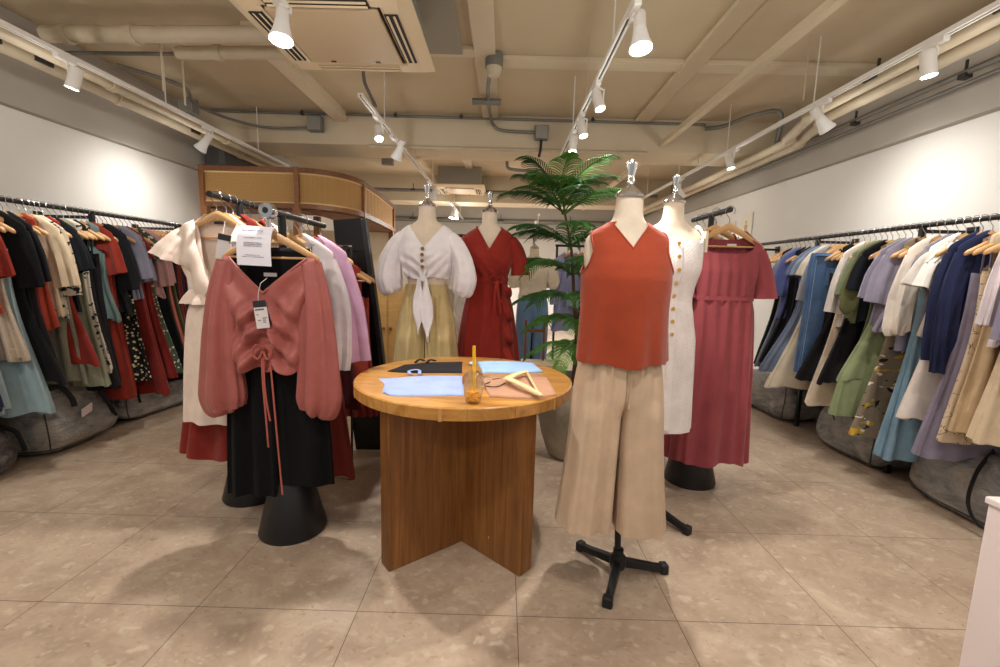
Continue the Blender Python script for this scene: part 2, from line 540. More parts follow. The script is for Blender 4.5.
# ------------------------------------------------------------------ pipes, conduits, boxes
def pipe(name, pts, r, mat, label, cat, clamps=(), n=10, rings=()):
    b = MB().tube(pts, r, n)
    if not clamps and not rings:
        return tag(b.build(name, mat), label, cat)
    t = thing(name, label, cat, pts[0])
    o = Vector(pts[0])
    bb = MB().tube([Vector(p) - o for p in pts], r, n); bb.build('tube', mat, t)
    for c in rings:
        d = (Vector(pts[-1]) - o).normalized()
        MB().tube([Vector(c) - o - d * 0.025, Vector(c) - o + d * 0.025], r * 1.22, n).build('coupling', mat, t)
    for c in clamps:
        q = Vector(c) - o
        MB().box(q, (r * 2.6, r * 2.6, 0.03)).box(q + Vector((0, 0, r + 0.03)), (0.012, 0.012, 0.09)).build('clamp', M_dark, t, smooth=False)
    return t
pipe('water_pipe', [(-2.79, YN + .1, 2.52), (-2.79, 9.8, 2.52)], 0.042, M_pipe, 'cream pipe under the ceiling next to the canopy-side lamp track', 'pipe',
     rings=[(-2.79, y, 2.52) for y in (2.0, 3.3, 4.6, 6.2)])
pipe('water_pipe', [(-3.0, YN + .1, 2.53), (-3.0, 9.8, 2.53)], 0.042, M_pipe, 'cream pipe hugging the grey beam above the long white wall', 'pipe',
     clamps=[(-3.0, y, 2.53) for y in (2.7, 3.0, 4.4)], rings=[(-3.0, y, 2.53) for y in (2.5, 3.6, 5.2)])
pipe('drain_pipe', [(-3.05, 3.12, 2.75), (-1.5, 3.06, 2.75)], 0.05, M_pipe, 'thick cream crosswise drain pipe, the nearer one beside the air conditioner', 'pipe', rings=[(-2.45, 3.10, 2.75), (-2.9, 3.115, 2.75)])
pipe('drain_pipe', [(-2.35, 3.36, 2.76), (-1.55, 3.32, 2.76)], 0.042, M_pipe, 'thinner cream crosswise drain pipe behind the thick one', 'pipe', rings=[(-2.05, 3.345, 2.76)])
pipe('electrical_conduit', [(-3.3, 3.45, 2.78), (-1.75, 3.40, 2.78)], 0.014, M_grey, 'thin grey conduit running along the crosswise cream drain pipes', 'conduit')
pipe('electrical_conduit', spl([(-2.95, 3.55, 2.75), (-2.7, 3.9, 2.74), (-2.9, 4.4, 2.75), (-2.6, 4.9, 2.74), (-1.95, 4.94, 2.76)], 5), 0.014, M_grey, 'wavy grey conduit above the canopy-side lamp track', 'conduit')
for x, y, d in ((-2.46, 3.35, 'nearer'), (-2.5, 3.62, 'farther')):
    tag(MB().tube([(x, y, 2.5), (x, y, 2.95)], 0.008, 6).build('hanger_rod', M_pipe), 'thin pale hanger rod by the cream drain pipes, the %s of two' % d, 'rod')
pipe('water_pipe', spl([(2.27, YN + .1, 2.52), (2.27, 3.2, 2.52), (2.3, 3.6, 2.51), (2.44, 4.1, 2.5), (2.5, 4.6, 2.5), (2.5, 9.6, 2.5)], 6), 0.038, M_pipe, 'cream pipe beside the poster-side lamp track, bending towards the wall', 'pipe',
     clamps=[(2.27, 2.95, 2.53), (2.27, 2.2, 2.53)])
pipe('water_pipe', spl([(2.43, YN + .1, 2.52), (2.43, 3.3, 2.52), (2.47, 3.7, 2.51), (2.6, 4.2, 2.5), (2.64, 4.7, 2.5), (2.64, 9.6, 2.5)], 6), 0.038, M_pipe, 'cream pipe nearest the grey beam over the poster-side wall', 'pipe',
     clamps=[(2.43, 2.75, 2.53)])
pipe('electrical_conduit', [(2.76, YN + .1, 2.55), (2.76, 9.8, 2.55)], 0.018, M_grey, 'grey conduit clipped along the poster-side beam', 'conduit', clamps=[(2.76, y, 2.53) for y in (2.9, 3.75, 4.9, 6.5)])
pipe('electrical_conduit', [(2.80, YN + .1, 2.50), (2.80, 9.8, 2.50)], 0.013, M_grey, 'thinner grey conduit just beneath the one on the poster-side beam', 'conduit')
pipe('electrical_conduit', spl([(2.1, 5.0, 2.86), (2.25, 4.9, 2.86), (2.4, 4.6, 2.87), (2.6, 4.5, 2.85), (2.62, 4.6, 2.5)], 5), 0.02, M_grey, 'grey conduit looping down to the pipes over the poster-side wall', 'conduit')
pipe('electrical_conduit', [(-3.2, 5.0, 2.92), (2.1, 5.0, 2.90)], 0.014, M_grey, 'long grey crosswise conduit along the cream ceiling beam', 'conduit', clamps=[(x, 5.0, 2.915) for x in (-2.2, -1.2, -0.5, 0.9)])
pipe('electrical_conduit', [(-1.5, 5.02, 2.60), (1.5, 5.02, 2.60)], 0.02, M_pipe, 'cream conduit along the lower edge of the crosswise ceiling beam', 'conduit')
pipe('electrical_conduit', spl([(-0.12, 3.72, 2.82), (-0.16, 3.84, 2.85), (-0.19, 4.3, 2.87), (-0.18, 4.85, 2.87), (-0.15, 5.0, 2.84), (-0.05, 5.0, 2.79), (0.30, 5.0, 2.78)], 5), 0.017, M_grey, 'bent grey conduit between the round ceiling box and the square box', 'conduit', n=8)
pipe('conduit_clamp', [(-0.34, 4.4, 2.86), (-0.07, 4.4, 2.86)], 0.03, M_grey, 'short grey channel clamping the bent conduit to the ceiling', 'clamp')
b = MB().lathe([(0.001, 2.79), (0.045, 2.79), (0.06, 2.84), (0.06, 2.86)], 20, (-0.12, 3.68, 0))
t = thing('ceiling_box', 'round cream and grey junction box on the ceiling strip above the red dress', 'junction box', (-0.12, 3.68, 2.79))
MB().lathe([(0.001, 0), (0.045, 0), (0.06, 0.05), (0.062, 0.06)], 20).build('cap', M_pipe, t)
MB().lathe([(0.07, 0.06), (0.07, 0.15)], 20).build('body', M_grey, t)
def jbox(loc, s, label):
    t = thing('junction_box', label, 'junction box', loc)
    MB().box((0, 0, 0), (s, s * 0.6, s)).build('body', M_grey, t, smooth=False, bev=0.006)
    MB().box((0, -s * 0.32, 0), (s * 0.9, 0.01, s * 0.9)).build('cover', plain('grey_cover', (150, 148, 142), 0.5, 0.3), t, smooth=False, bev=0.003)
jbox((0.36, 4.98, 2.77), 0.14, 'grey square junction box on the crosswise ceiling beam above the pine')
pipe('cable_drop', [(0.36, 4.99, 2.70), (0.355, 4.98, 2.60), (0.34, 4.96, 2.52)], 0.014, M_dark, 'short dark cable hanging beneath the square junction box', 'cable')
jbox((-2.05, 4.97, 2.80), 0.15, 'grey junction box on the ceiling beam above the rattan canopy')
jbox((-2.94, 4.3, 2.72), 0.14, 'grey junction box beside the canopy-side lamp track')
jbox((-1.7, 6.6, 2.85), 0.16, 'grey junction box on the far ceiling behind the rattan canopy')
pipe('cable_drop', spl([(-1.2, 3.9, 2.93), (-1.19, 3.9, 2.8), (-1.1, 3.88, 2.62), (-1.06, 3.6, 2.53)], 5), 0.014, M_grey, 'grey cable dropping from the ceiling to the middle lamp track', 'cable')
for x, y, lb in ((2.05, 3.3, 'thin white wire holding up the poster-side lamp track, nearer one'), (2.1, 5.1, 'thin white wire holding up the poster-side lamp track, farther one'), (0.56, 3.4, 'thin white wire holding the lamp track in front of the pine')):
    tag(MB().tube([(x, y, 2.52), (x, y, 2.95)], 0.004, 5).build('suspension_wire', M_pipe), lb, 'wire')
pipe('electrical_conduit', [(-2.8, 7.9, 2.66), (2.6, 7.9, 2.66)], 0.03, M_grey, 'far grey crosswise conduit high over the back of the shop', 'conduit', clamps=[(x, 7.9, 2.67) for x in (-1.6, 0.4, 1.7)])
pipe('electrical_conduit', [(-2.8, 9.85, 2.4), (2.8, 9.85, 2.4)], 0.05, M_grey, 'thick grey conduit along the beam before the back wall', 'conduit', clamps=[(x, 9.85, 2.41) for x in (-2.0, -0.1, 1.4)])
pipe('electrical_conduit', spl([(-0.4, 6.0, 2.85), (-0.1, 6.0, 2.85), (0.0, 6.0, 2.8), (0.0, 6.0, 2.7), (0.05, 6.0, 2.62), (0.4, 6.0, 2.6)], 4), 0.022, M_grey, 'kinked grey conduit behind the ceiling beam above the red dress', 'conduit')
# cable tray stack behind the canopy on the white wall's end
tag(MB().box((-3.22, 5.6, 2.48), (0.25, 1.0, 0.24)).box((-3.1, 5.05, 2.42), (0.08, 0.1, 0.36)).build('cable_tray', plain('cable_tray_grey', (92, 90, 88), 0.6, 0.3), smooth=False, bev=0.01), 'dark grey cable tray above the end of the rattan canopy', 'cable tray')

# ------------------------------------------------------------------ lamp tracks and lamps
M_wm = plain('white_powder_coat', (236, 232, 226), 0.45)
M_slot = plain('track_slot', (70, 66, 62), 0.6)
def track(x, y0, y1, z, label):
    t = thing('lamp_track', label, 'lamp track', (x, y0, z))
    L = y1 - y0
    b = MB()
    prof = [(-.018, -.012), (-.018, .012), (.018, .012), (.018, -.012), (.006, -.012), (.006, .004), (-.006, .004), (-.006, -.012)]
    b.grid([[(px, 0, pz) for px, pz in prof], [(px, L, pz) for px, pz in prof]], True, True, True)
    b.build('rail', M_wm, t, smooth=False)
    MB().box((0, L / 2, 0.0), (0.012, L - 0.02, 0.006)).build('conductor', M_slot, t, smooth=False)
    n = max(2, int(L / 1.2))
    for k in range(n):
        y = (k + 0.5) * L / n
        MB().tube([(0, y, 0.012), (0, y, 2.95 - z)], 0.005, 6).build('rod', M_wm, t)
track(0.56, -0.95, 4.75, 2.5, 'white lamp track leading over the table towards the pine')
track(-1.05, 3.33, 7.2, 2.5, 'white lamp track behind the ceiling air conditioner')
track(-1.07, -0.95, 2.28, 2.5, 'white lamp track in front of the ceiling air conditioner')
track(-2.66, -0.95, 5.6, 2.5, 'white lamp track over the canopy-side clothes rail')
track(2.14, -0.95, 7.6, 2.5, 'white lamp track over the poster-side clothes rail')
track(-0.9, 7.4, 9.6, 2.4, 'far white lamp track near the back wall')
M_lens = emit('lamp_lens', (255, 246, 232), LENS)
def lamp(kind, lens, aim, label, tx, tz=2.5, power=60, ang=84, blend=0.6, light=True, added_fill=ADDED_FILL):
    """a track lamp: adaptor on the rail, arm, can, bulb, glowing lens, the spot light it gives and an added point fill"""
    L = Vector(lens)
    t = thing('track_spotlight', label, 'lamp', (tx, L.y, tz), group=None)
    o = Vector((tx, L.y, tz)); p = L - o
    d = Vector(aim).normalized(); m = align(d)          # +Z points where it shines
    MB().box((0, 0, -0.022), (0.034, 0.12, 0.03)).build('adaptor', M_wm, t, smooth=False, bev=0.004)
    if kind == 'par':
        R = 0.052
        MB().lathe([(0.028, -0.098), (0.031, -0.09), (0.033, -0.075), (0.042, -0.035), (R, -0.008), (R, 0.0), (R - 0.004, 0.001)], 28, p, m, True, False).build('bulb', emit('white_bulb_glass', (226, 224, 220), 0.10), t)
        MB().lathe([(0.0005, 0.0), (R * .6, 0.003), (R - 0.003, -0.001)], 28, p, m, False, False).build('lens', M_lens, t)
        MB().lathe([(0.001, -0.175), (0.027, -0.175), (0.029, -0.17), (0.029, -0.098), (0.024, -0.098)], 24, p, m, False, False).build('holder', M_wm, t)
        back = p - d * 0.14; s = 1
    else:
        R = 0.034
        MB().lathe([(0.001, -0.12), (R - 0.003, -0.12), (R, -0.116), (R, 0.004), (R - 0.004, 0.004), (R - 0.006, -0.01)], 28, p, m, False, False).build('can', M_wm, t)
        MB().lathe([(0.0005, -0.006), (R - 0.005, -0.006)], 28, p, m, False, False).build('lens', M_lens, t)
        back = p - d * 0.07; s = 1
    side = Vector((0.036, 0, 0)) if back.x < 0.03 else Vector((-0.036, 0, 0))
    a0 = Vector((0, 0, -0.03)); a1 = back + side * 1.0
    MB().tube([a0, Vector((a1.x, a1.y * 0.3, -0.045)), a1 + Vector((0, 0, 0.02)), a1 - Vector((0, 0, 0.01))], 0.007, 8).tube([a1, back + side * 0.6], 0.009, 8).build('arm', M_wm, t)
    if light:
        ld = bpy.data.lights.new('spot', 'SPOT')
        ld.energy = power; ld.spot_size = math.radians(ang); ld.spot_blend = blend; ld.shadow_soft_size = R * 0.6
        ld.color = LCOL
        lo = bpy.data.objects.new('spot', ld); C.objects.link(lo)
        lo.parent = t
        pd = bpy.data.lights.new('added_fill', 'POINT'); pd.energy = power * added_fill; pd.shadow_soft_size = R; pd.color = LCOL  # added all-round point light that brightens ceiling and walls
        po = bpy.data.objects.new('added_fill', pd); C.objects.link(po); po.parent = t
        po.location = p + d * 0.06
        lo.matrix_local = Matrix.Translation(p + d * 0.012) @ (m @ Matrix.Rotation(PI, 3, 'X')).to_4x4()
    return t
PW = POWER
lamp('par', (0.60, 2.2, 2.31), (0.05, -0.22, -1), 'cone bulb track lamp hanging above the rust sleeveless top', 0.56, power=2.0 * PW, ang=88, blend=.45, added_fill=.05)
lamp('par', (-1.055, 2.2, 2.31), (0.02, -0.22, -1), 'cone bulb track lamp hanging before the air conditioner', -1.07, power=2.0 * PW, ang=88, blend=.45, added_fill=.05)
lamp('can', (0.59, 3.03, 2.34), (0.25, -0.35, -1), 'small can lamp next to the cone bulb on the track before the pine', 0.56, power=0.45 * PW)
lamp('can', (0.58, 3.58, 2.335), (0.2, -0.3, -1), 'middle small can lamp on the track leading to the pine', 0.56, power=0.5 * PW)
lamp('can', (0.56, 3.99, 2.33), (0.0, -0.2, -1), 'small can lamp on the track closest to the pine top', 0.56, power=0.5 * PW)
lamp('can', (-1.03, 3.73, 2.32), (0.25, -0.55, -1), 'small can lamp behind the air conditioner', -1.05, power=0.7 * PW)
lamp('par', (-1.02, 4.25, 2.295), (-0.55, 0.45, -1), 'cone bulb track lamp behind the air conditioner, above the canopy corner', -1.05, power=1.0 * PW)
lamp('par', (-0.98, 6.2, 2.26), (-0.2, 0.5, -1), 'glowing track lamp right behind the neck cap over the white blouse', -1.05, power=0.9 * PW)
lamp('can', (-2.635, 2.83, 2.315), (-0.30, -0.1, -1), 'can lamp over the canopy-side rail, the nearer of two in view', -2.66, power=0.75 * PW)
lamp('par', (-2.74, 4.12, 2.30), (-0.85, 0.05, -1), 'cone bulb lamp washing the white wall next to the rattan canopy', -2.66, power=0.75 * PW, ang=125, blend=1.0)
lamp('can', (2.13, 2.43, 2.325), (0.12, -0.1, -1), 'can lamp over the navy jackets on the poster-side track', 2.14, power=0.8 * PW)
lamp('par', (2.19, 3.22, 2.305), (0.85, 0.0, -1), 'cone bulb lamp washing the poster-side wall above the clothes', 2.14, power=0.75 * PW, ang=125, blend=1.0)
lamp('can', (2.12, 4.4, 2.32), (0.2, -0.2, -1), 'can lamp on the poster-side track near the looping conduit', 2.14, power=0.7 * PW)
lamp('par', (2.16, 5.66, 2.26), (0.5, 0.1, -1), 'far cone bulb lamp on the poster-side track beyond the posters', 2.14, power=1.0 * PW)
lamp('par', (-0.93, 7.9, 2.21), (-0.15, -0.2, -1), 'far lamp between the two mannequins seen near the back wall', -0.9, 2.4, power=4.0 * PW, ang=150)
lamp('can', (-0.88, 8.3, 2.25), (0.4, -0.2, -1), 'small far lamp just behind the far one between the mannequins', -0.9, 2.4, power=3.0 * PW, ang=150)
lamp('par', (0.6, 8.5, 2.1), (0.2, 0.1, -1), 'far lamp seen through the pine branches', 0.62, 2.4, power=4.0 * PW, ang=150)
# unseen lamps added along these tracks, overhead and behind, to help light the room
for tx, y, ax, lb in ((0.56, 1.05, 0.0, 'track lamp just before the rust top, out of sight overhead'), (-1.07, 0.75, 0.05, 'track lamp before the pink blouse stand, out of sight overhead'),
                  (0.56, -0.5, -0.1, 'track lamp over the entrance, out of sight overhead'), (-1.07, -0.6, 0.1, 'track lamp over the entrance on the canopy-side, out of sight'),
                  (-2.66, 1.3, -0.15, 'lamp over the near end of the canopy-side rail, out of sight'), (2.14, 1.2, 0.15, 'lamp over the near end of the poster-side rail, out of sight')):
    lamp('par', (tx, y, 2.31), (ax, 0.35, -1), lb, tx, power=0.5 * PW, ang=95, added_fill=ADDED_FILL_NEAR * 1.6)

# ------------------------------------------------------------------ rattan canopy
M_teak = wood('canopy_teak', (122, 74, 36), (156, 102, 54), (4, 4, 30), 0.5)
M_teakh = wood('canopy_teak_rail', (104, 62, 30), (138, 86, 44), (14, 14, 4), 0.5)
def rattan_mat():
    t = NT('rattan_weave'); t.set(Roughness=0.75)
    cols = []
    for k, (ro, di) in enumerate(((0, 'X'), (0, 'Z'))):
        wv = t.n('ShaderNodeTexWave', wave_type='BANDS', bands_direction=di)
        wv.inputs['Scale'].default_value = 75; wv.inputs['Distortion'].default_value = 0.6
        t.l(t.coord(), wv.inputs['Vector']); cols.append(wv.outputs['Fac'])
    hb = t.n('ShaderNodeTexChecker'); hb.inputs['Scale'].default_value = 60
    t.l(t.coord(rot=(0, 0.785, 0)), hb.inputs['Vector'])
    f = t.math('MULTIPLY', cols[0], cols[1])
    col = t.ramp(f, [(0.0, lin((176, 132, 76))[:3]), (0.5, lin((212, 170, 106))[:3]), (1.0, lin((232, 194, 132))[:3])])
    col = t.mix(t.math('MULTIPLY', hb.outputs['Fac'], 0.22), col, lin((140, 98, 50)))
    t.base(col); t.bump(f, 0.5, 0.006)
    return t.m
M_rat = rattan_mat()
M_rim = plain('pale_cane_rim', (216, 184, 128), 0.6)
can = thing('rattan_canopy', 'curved wooden canopy with woven rattan panels on posts behind the clothes stands', 'canopy', (-2.2, 4.82, 0))
ox, oy = -2.2, 4.82
path = [(-3.2, 4.82), (-2.70, 4.82), (-2.2, 4.82)]
path += [(-2.2 + 0.50 * sin(a), 4.82 + 0.62 * (1 - cos(a))) for a in [k * PI / 2 / 12 for k in range(1, 13)]]
path += [(-1.72, 6.2), (-1.80, 7.3)]
def off(i, d):
    a = Vector(path[max(i - 1, 0)]); b_ = Vector(path[min(i + 1, len(path) - 1)])
    t_ = (b_ - a).normalized(); n_ = Vector((t_.y, -t_.x))
    return Vector(path[i]) + n_ * d
def band(i0, i1, z0, z1, d0, d1):
    rows = []
    for i in range(i0, i1 + 1):
        o_, n_ = off(i, d1), off(i, d0)
        rows.append([(o_.x - ox, o_.y - oy, z0), (o_.x - ox, o_.y - oy, z1), (n_.x - ox, n_.y - oy, z1), (n_.x - ox, n_.y - oy, z0)])
    return MB().grid(rows, True, True, True)
N = len(path) - 1
band(0, N, 2.265, 2.315, -0.05, 0.02).build('top_rail', M_teakh, can, ang=30)
band(0, N, 1.90, 1.95, -0.05, 0.02).build('bottom_rail', M_teakh, can, ang=30)
band(0, N, 1.885, 1.90, -0.45, -0.03).build('soffit', M_teakh, can, ang=30)
for (i0, i1) in ((0, 2), (2, 14), (14, N)):
    band(i0, i1, 1.945, 2.27, -0.02, -0.008).build('rattan_panel', M_rat, can, ang=30)
for (i0, i1) in ((0, 2), (2, 14), (14, N)):
    for z in (1.957, 2.258):
        band(i0, i1, z - 0.009, z + 0.009, -0.01, 0.004).build('cane_rim', M_rim, can, ang=30)
for i in (0, 2, 14, N):
    p = off(i, 0.0)
    MB().box((p.x - ox, p.y - oy, 2.1), (0.05, 0.05, 0.44)).build('stile', M_teak, can, smooth=False, bev=0.004)
for (x, y) in ((-3.17, 4.80), (-2.2, 4.80), (-2.28, 5.5), (-1.82, 7.25)):
    MB().box((x - ox, y - oy, 0.95), (0.07, 0.07, 1.9)).build('post', M_teak, can, smooth=False, bev=0.004)
# cream partition panels inside the canopy, a low cupboard beneath
tag(MB().box((-2.62, 7.3, 0.95), (1.6, 0.06, 1.88)).build('partition_panel', plain('cream_panel', (236, 226, 200), 0.8), smooth=False, bev=0.004), 'cream partition panel standing under the rattan canopy', 'panel')
cp = thing('wooden_cupboard', 'yellow wooden cupboard behind the black board and the khaki trousers', 'cupboard', (-1.35, 5.2, 0))
M_ply = wood('yellow_ply', (196, 150, 84), (216, 174, 108), (3, 3, 20), 0.5)
MB().box((0, 0.25, 0.55), (0.9, 0.5, 1.1)).build('carcass', M_ply, cp, smooth=False, bev=0.006)
for s in (-1, 1):
    d = MB().box((s * 0.225, -0.012, 0.55), (0.43, 0.022, 1.04)).build('door', M_ply, cp, smooth=False, bev=0.005)
    MB().lathe([(0.012, 0), (0.012, 0.02), (0.02, 0.03), (0.001, 0.036)], 14, (s * 0.04, -0.024, 0.6), align((0, -1, 0))).build('knob', M_teak, d)

# ------------------------------------------------------------------ posters on the wall
def poster(loc, w_, h_, label, c):
    t = thing('picture_frame', label, 'poster', loc, -PI / 2)
    # local: x along the wall, front -y
    MB().box((0, -0.006, h_ / 2), (w_, 0.006, h_)).build('print', plain('poster_paper', (232, 224, 206), 0.7), t, smooth=False)
    b = MB()
    b.lathe([(0.001, 0), (w_ * .16, 0.0), (w_ * .11, h_ * .32), (w_ * .15, h_ * .42), (w_ * .05, h_ * .47), (0.001, h_ * .48)], 10, (0, -0.010, h_ * .08), Matrix.Diagonal((1, 0.03, 1)))
    b.lathe([(0.001, 0), (w_ * .07, h_ * .03), (w_ * .07, h_ * .1), (0.001, h_ * .13)], 10, (0, -0.010, h_ * .58), Matrix.Diagonal((1, 0.03, 1)))
    b.build('printed_figure', plain('poster_ink', c, 0.7), t)
    fr = MB()
    for x in (-w_ / 2, w_ / 2): fr.tube([(x, -0.02, -0.12), (x, -0.02, h_ * 0.1)], 0.006, 6)
    fr.tube([(-w_ / 2, -0.02, 0), (w_ / 2, -0.02, 0)], 0.006, 6).tube([(-w_ / 2, -0.02, -0.12), (w_ / 2, -0.02, -0.12)], 0.006, 6)
    for x in (-w_ / 2, w_ / 2): fr.tube([(x, -0.02, -0.06), (x, -0.003, -0.06)], 0.006, 6)
    fr.build('wire_holder', M_dark, t)
poster((XR - 0.004, 5.95, 1.78), 0.22, 0.24, 'smaller pale poster on the white wall, farther from the shirts', (196, 170, 120))
poster((XR - 0.004, 5.58, 1.78), 0.26, 0.30, 'larger poster of a dark haired figure on the white wall beside the rose dress', (176, 130, 84))

# ------------------------------------------------------------------ white display plinth
pl = thing('display_plinth', 'white painted display plinth at the very front corner, mostly cut off', 'plinth', (1.52, 0.92, 0))
MB().box((0, 0, 0.35), (0.42, 0.42, 0.70)).build('body', plain('plinth_white', (232, 218, 214), 0.6, bump=0.05), pl, smooth=False, bev=0.006)
MB().box((0, 0, 0.705), (0.43, 0.43, 0.02)).build('top_board', plain('plinth_white', (232, 218, 214), 0.6), pl, smooth=False, bev=0.004)

# ================================================================== HANGERS
M_hang = wood('hanger_beech', (198, 148, 92), (222, 178, 122), (30, 30, 60), 0.42, 6, 0.02, 0.2)
M_pale = wood('hanger_pale_pine', (222, 190, 138), (236, 208, 158), (30, 30, 60), 0.5, 6, 0.02)
M_wire = plain('hanger_hook_steel', (200, 198, 196), 0.22, 1.0)
M_black = plain('black_metal', (26, 26, 27), 0.45, 0.2)
M_blackm = plain('black_matte_cone', (24, 24, 27), 0.42, 0.0)
M_chrome = plain('chrome', (225, 225, 228), 0.09, 1.0)
def hanger(loc, rz, label, group=None, mat=None, bar=True):
    t = thing('wooden_hanger', label, 'hanger', loc, rz, group)
    # hook round the rail (rail centre is the origin)
    pts = [(0.026 * cos(a), 0, 0.026 * sin(a) - 0.004) for a in [math.radians(-35 + k * 20) for k in range(11)]]
    pts += [(-0.024, 0, -0.014), (-0.012, 0, -0.032), (0, 0, -0.045), (0, 0, -0.078)]
    MB().tube(pts, 0.0023, 6).build('hook', M_wire, t)
    rows = []
    xs = [-0.214, -0.212, -0.2, -0.16, -0.12, -0.08, -0.045, -0.02, 0, 0.02, 0.045, 0.08, 0.12, 0.16, 0.2, 0.212, 0.214]
    for x in xs:
        u = abs(x) / 0.214
        zc = -0.088 - 0.115 * u ** 1.12
        hz = (0.021 - 0.007 * u) * (1 if u < 0.95 else 0.75 if u < 0.995 else 0.15)
        hy = (0.0075 + 0.003 * u) * (1 if u < 0.99 else 0.3)
        y = 0.018 * u * u
        rows.append([(x, y + hy * cos(2 * PI * k / 10), zc + hz * sin(2 * PI * k / 10)) for k in range(10)])
    MB().grid(rows, True, True, True).build('body', mat or M_hang, t)
    if bar:
        MB().tube([(-0.175, 0.012, -0.195), (0.175, 0.012, -0.195)], 0.0055, 8).build('bar', mat or M_hang, t)
    return t
HANGER0 = None
def place_hanger(loc, rz, label, group=None):
    global HANGER0
    if HANGER0 is None:
        HANGER0 = hanger(loc, rz, label, group)
        return HANGER0
    return copy_tree(HANGER0, loc, rz, label, group)

def clip_hanger(loc, rz, label, wd=0.34, drop=0.13):
    t = thing('clip_hanger', label, 'hanger', loc, rz)
    pts = [(0.026 * cos(a), 0, 0.026 * sin(a) - 0.004) for a in [math.radians(-35 + k * 20) for k in range(11)]]
    pts += [(-0.012, 0, -0.032), (0, 0, -0.045), (0, 0, -drop)]
    MB().tube(pts, 0.0025, 6).build('hook', M_wire, t)
    MB().tube([(-wd / 2, 0, -drop), (wd / 2, 0, -drop)], 0.0035, 8).build('bar', M_chrome, t)
    for s in (-1, 1):
        x = s * wd * 0.43
        MB().box((x, -0.006, -drop - 0.02), (0.022, 0.003, 0.045), M=Matrix.Rotation(0.12, 3, 'X')).box((x, 0.006, -drop - 0.02), (0.022, 0.003, 0.045), M=Matrix.Rotation(-0.12, 3, 'X')).box((x, 0, -drop), (0.018, 0.014, 0.014)).build('clip', M_chrome, t, smooth=False, bev=0.001)
    return t

# ================================================================== GARMENTS ON THE RAILS
def gprof(sleeved, hem, hemw, hemd, waist=None, d=0.0):
    if sleeved:
        p = [(-.074, .082, .019, .007), (-.088, .110, .021, .008), (-.126, .168, .023, .012), (-.162, .208, .025, .016), (-.215, .212, .027, .013), (-.34, .188, .030, .004)]
    else:
        p = [(-.074, .080, .019, .007), (-.088, .104, .021, .008), (-.114, .144, .023, .010), (-.20, .152, .024, .010), (-.29, .172, .027, .005), (-.36, .172, .030, .002)]
    if waist: p.append((waist[0], waist[1], .028, 0))
    elif hem < -.62: p.append((-.48, .172, .031, 0))
    p.append((hem, hemw, hemd, 0))
    return p

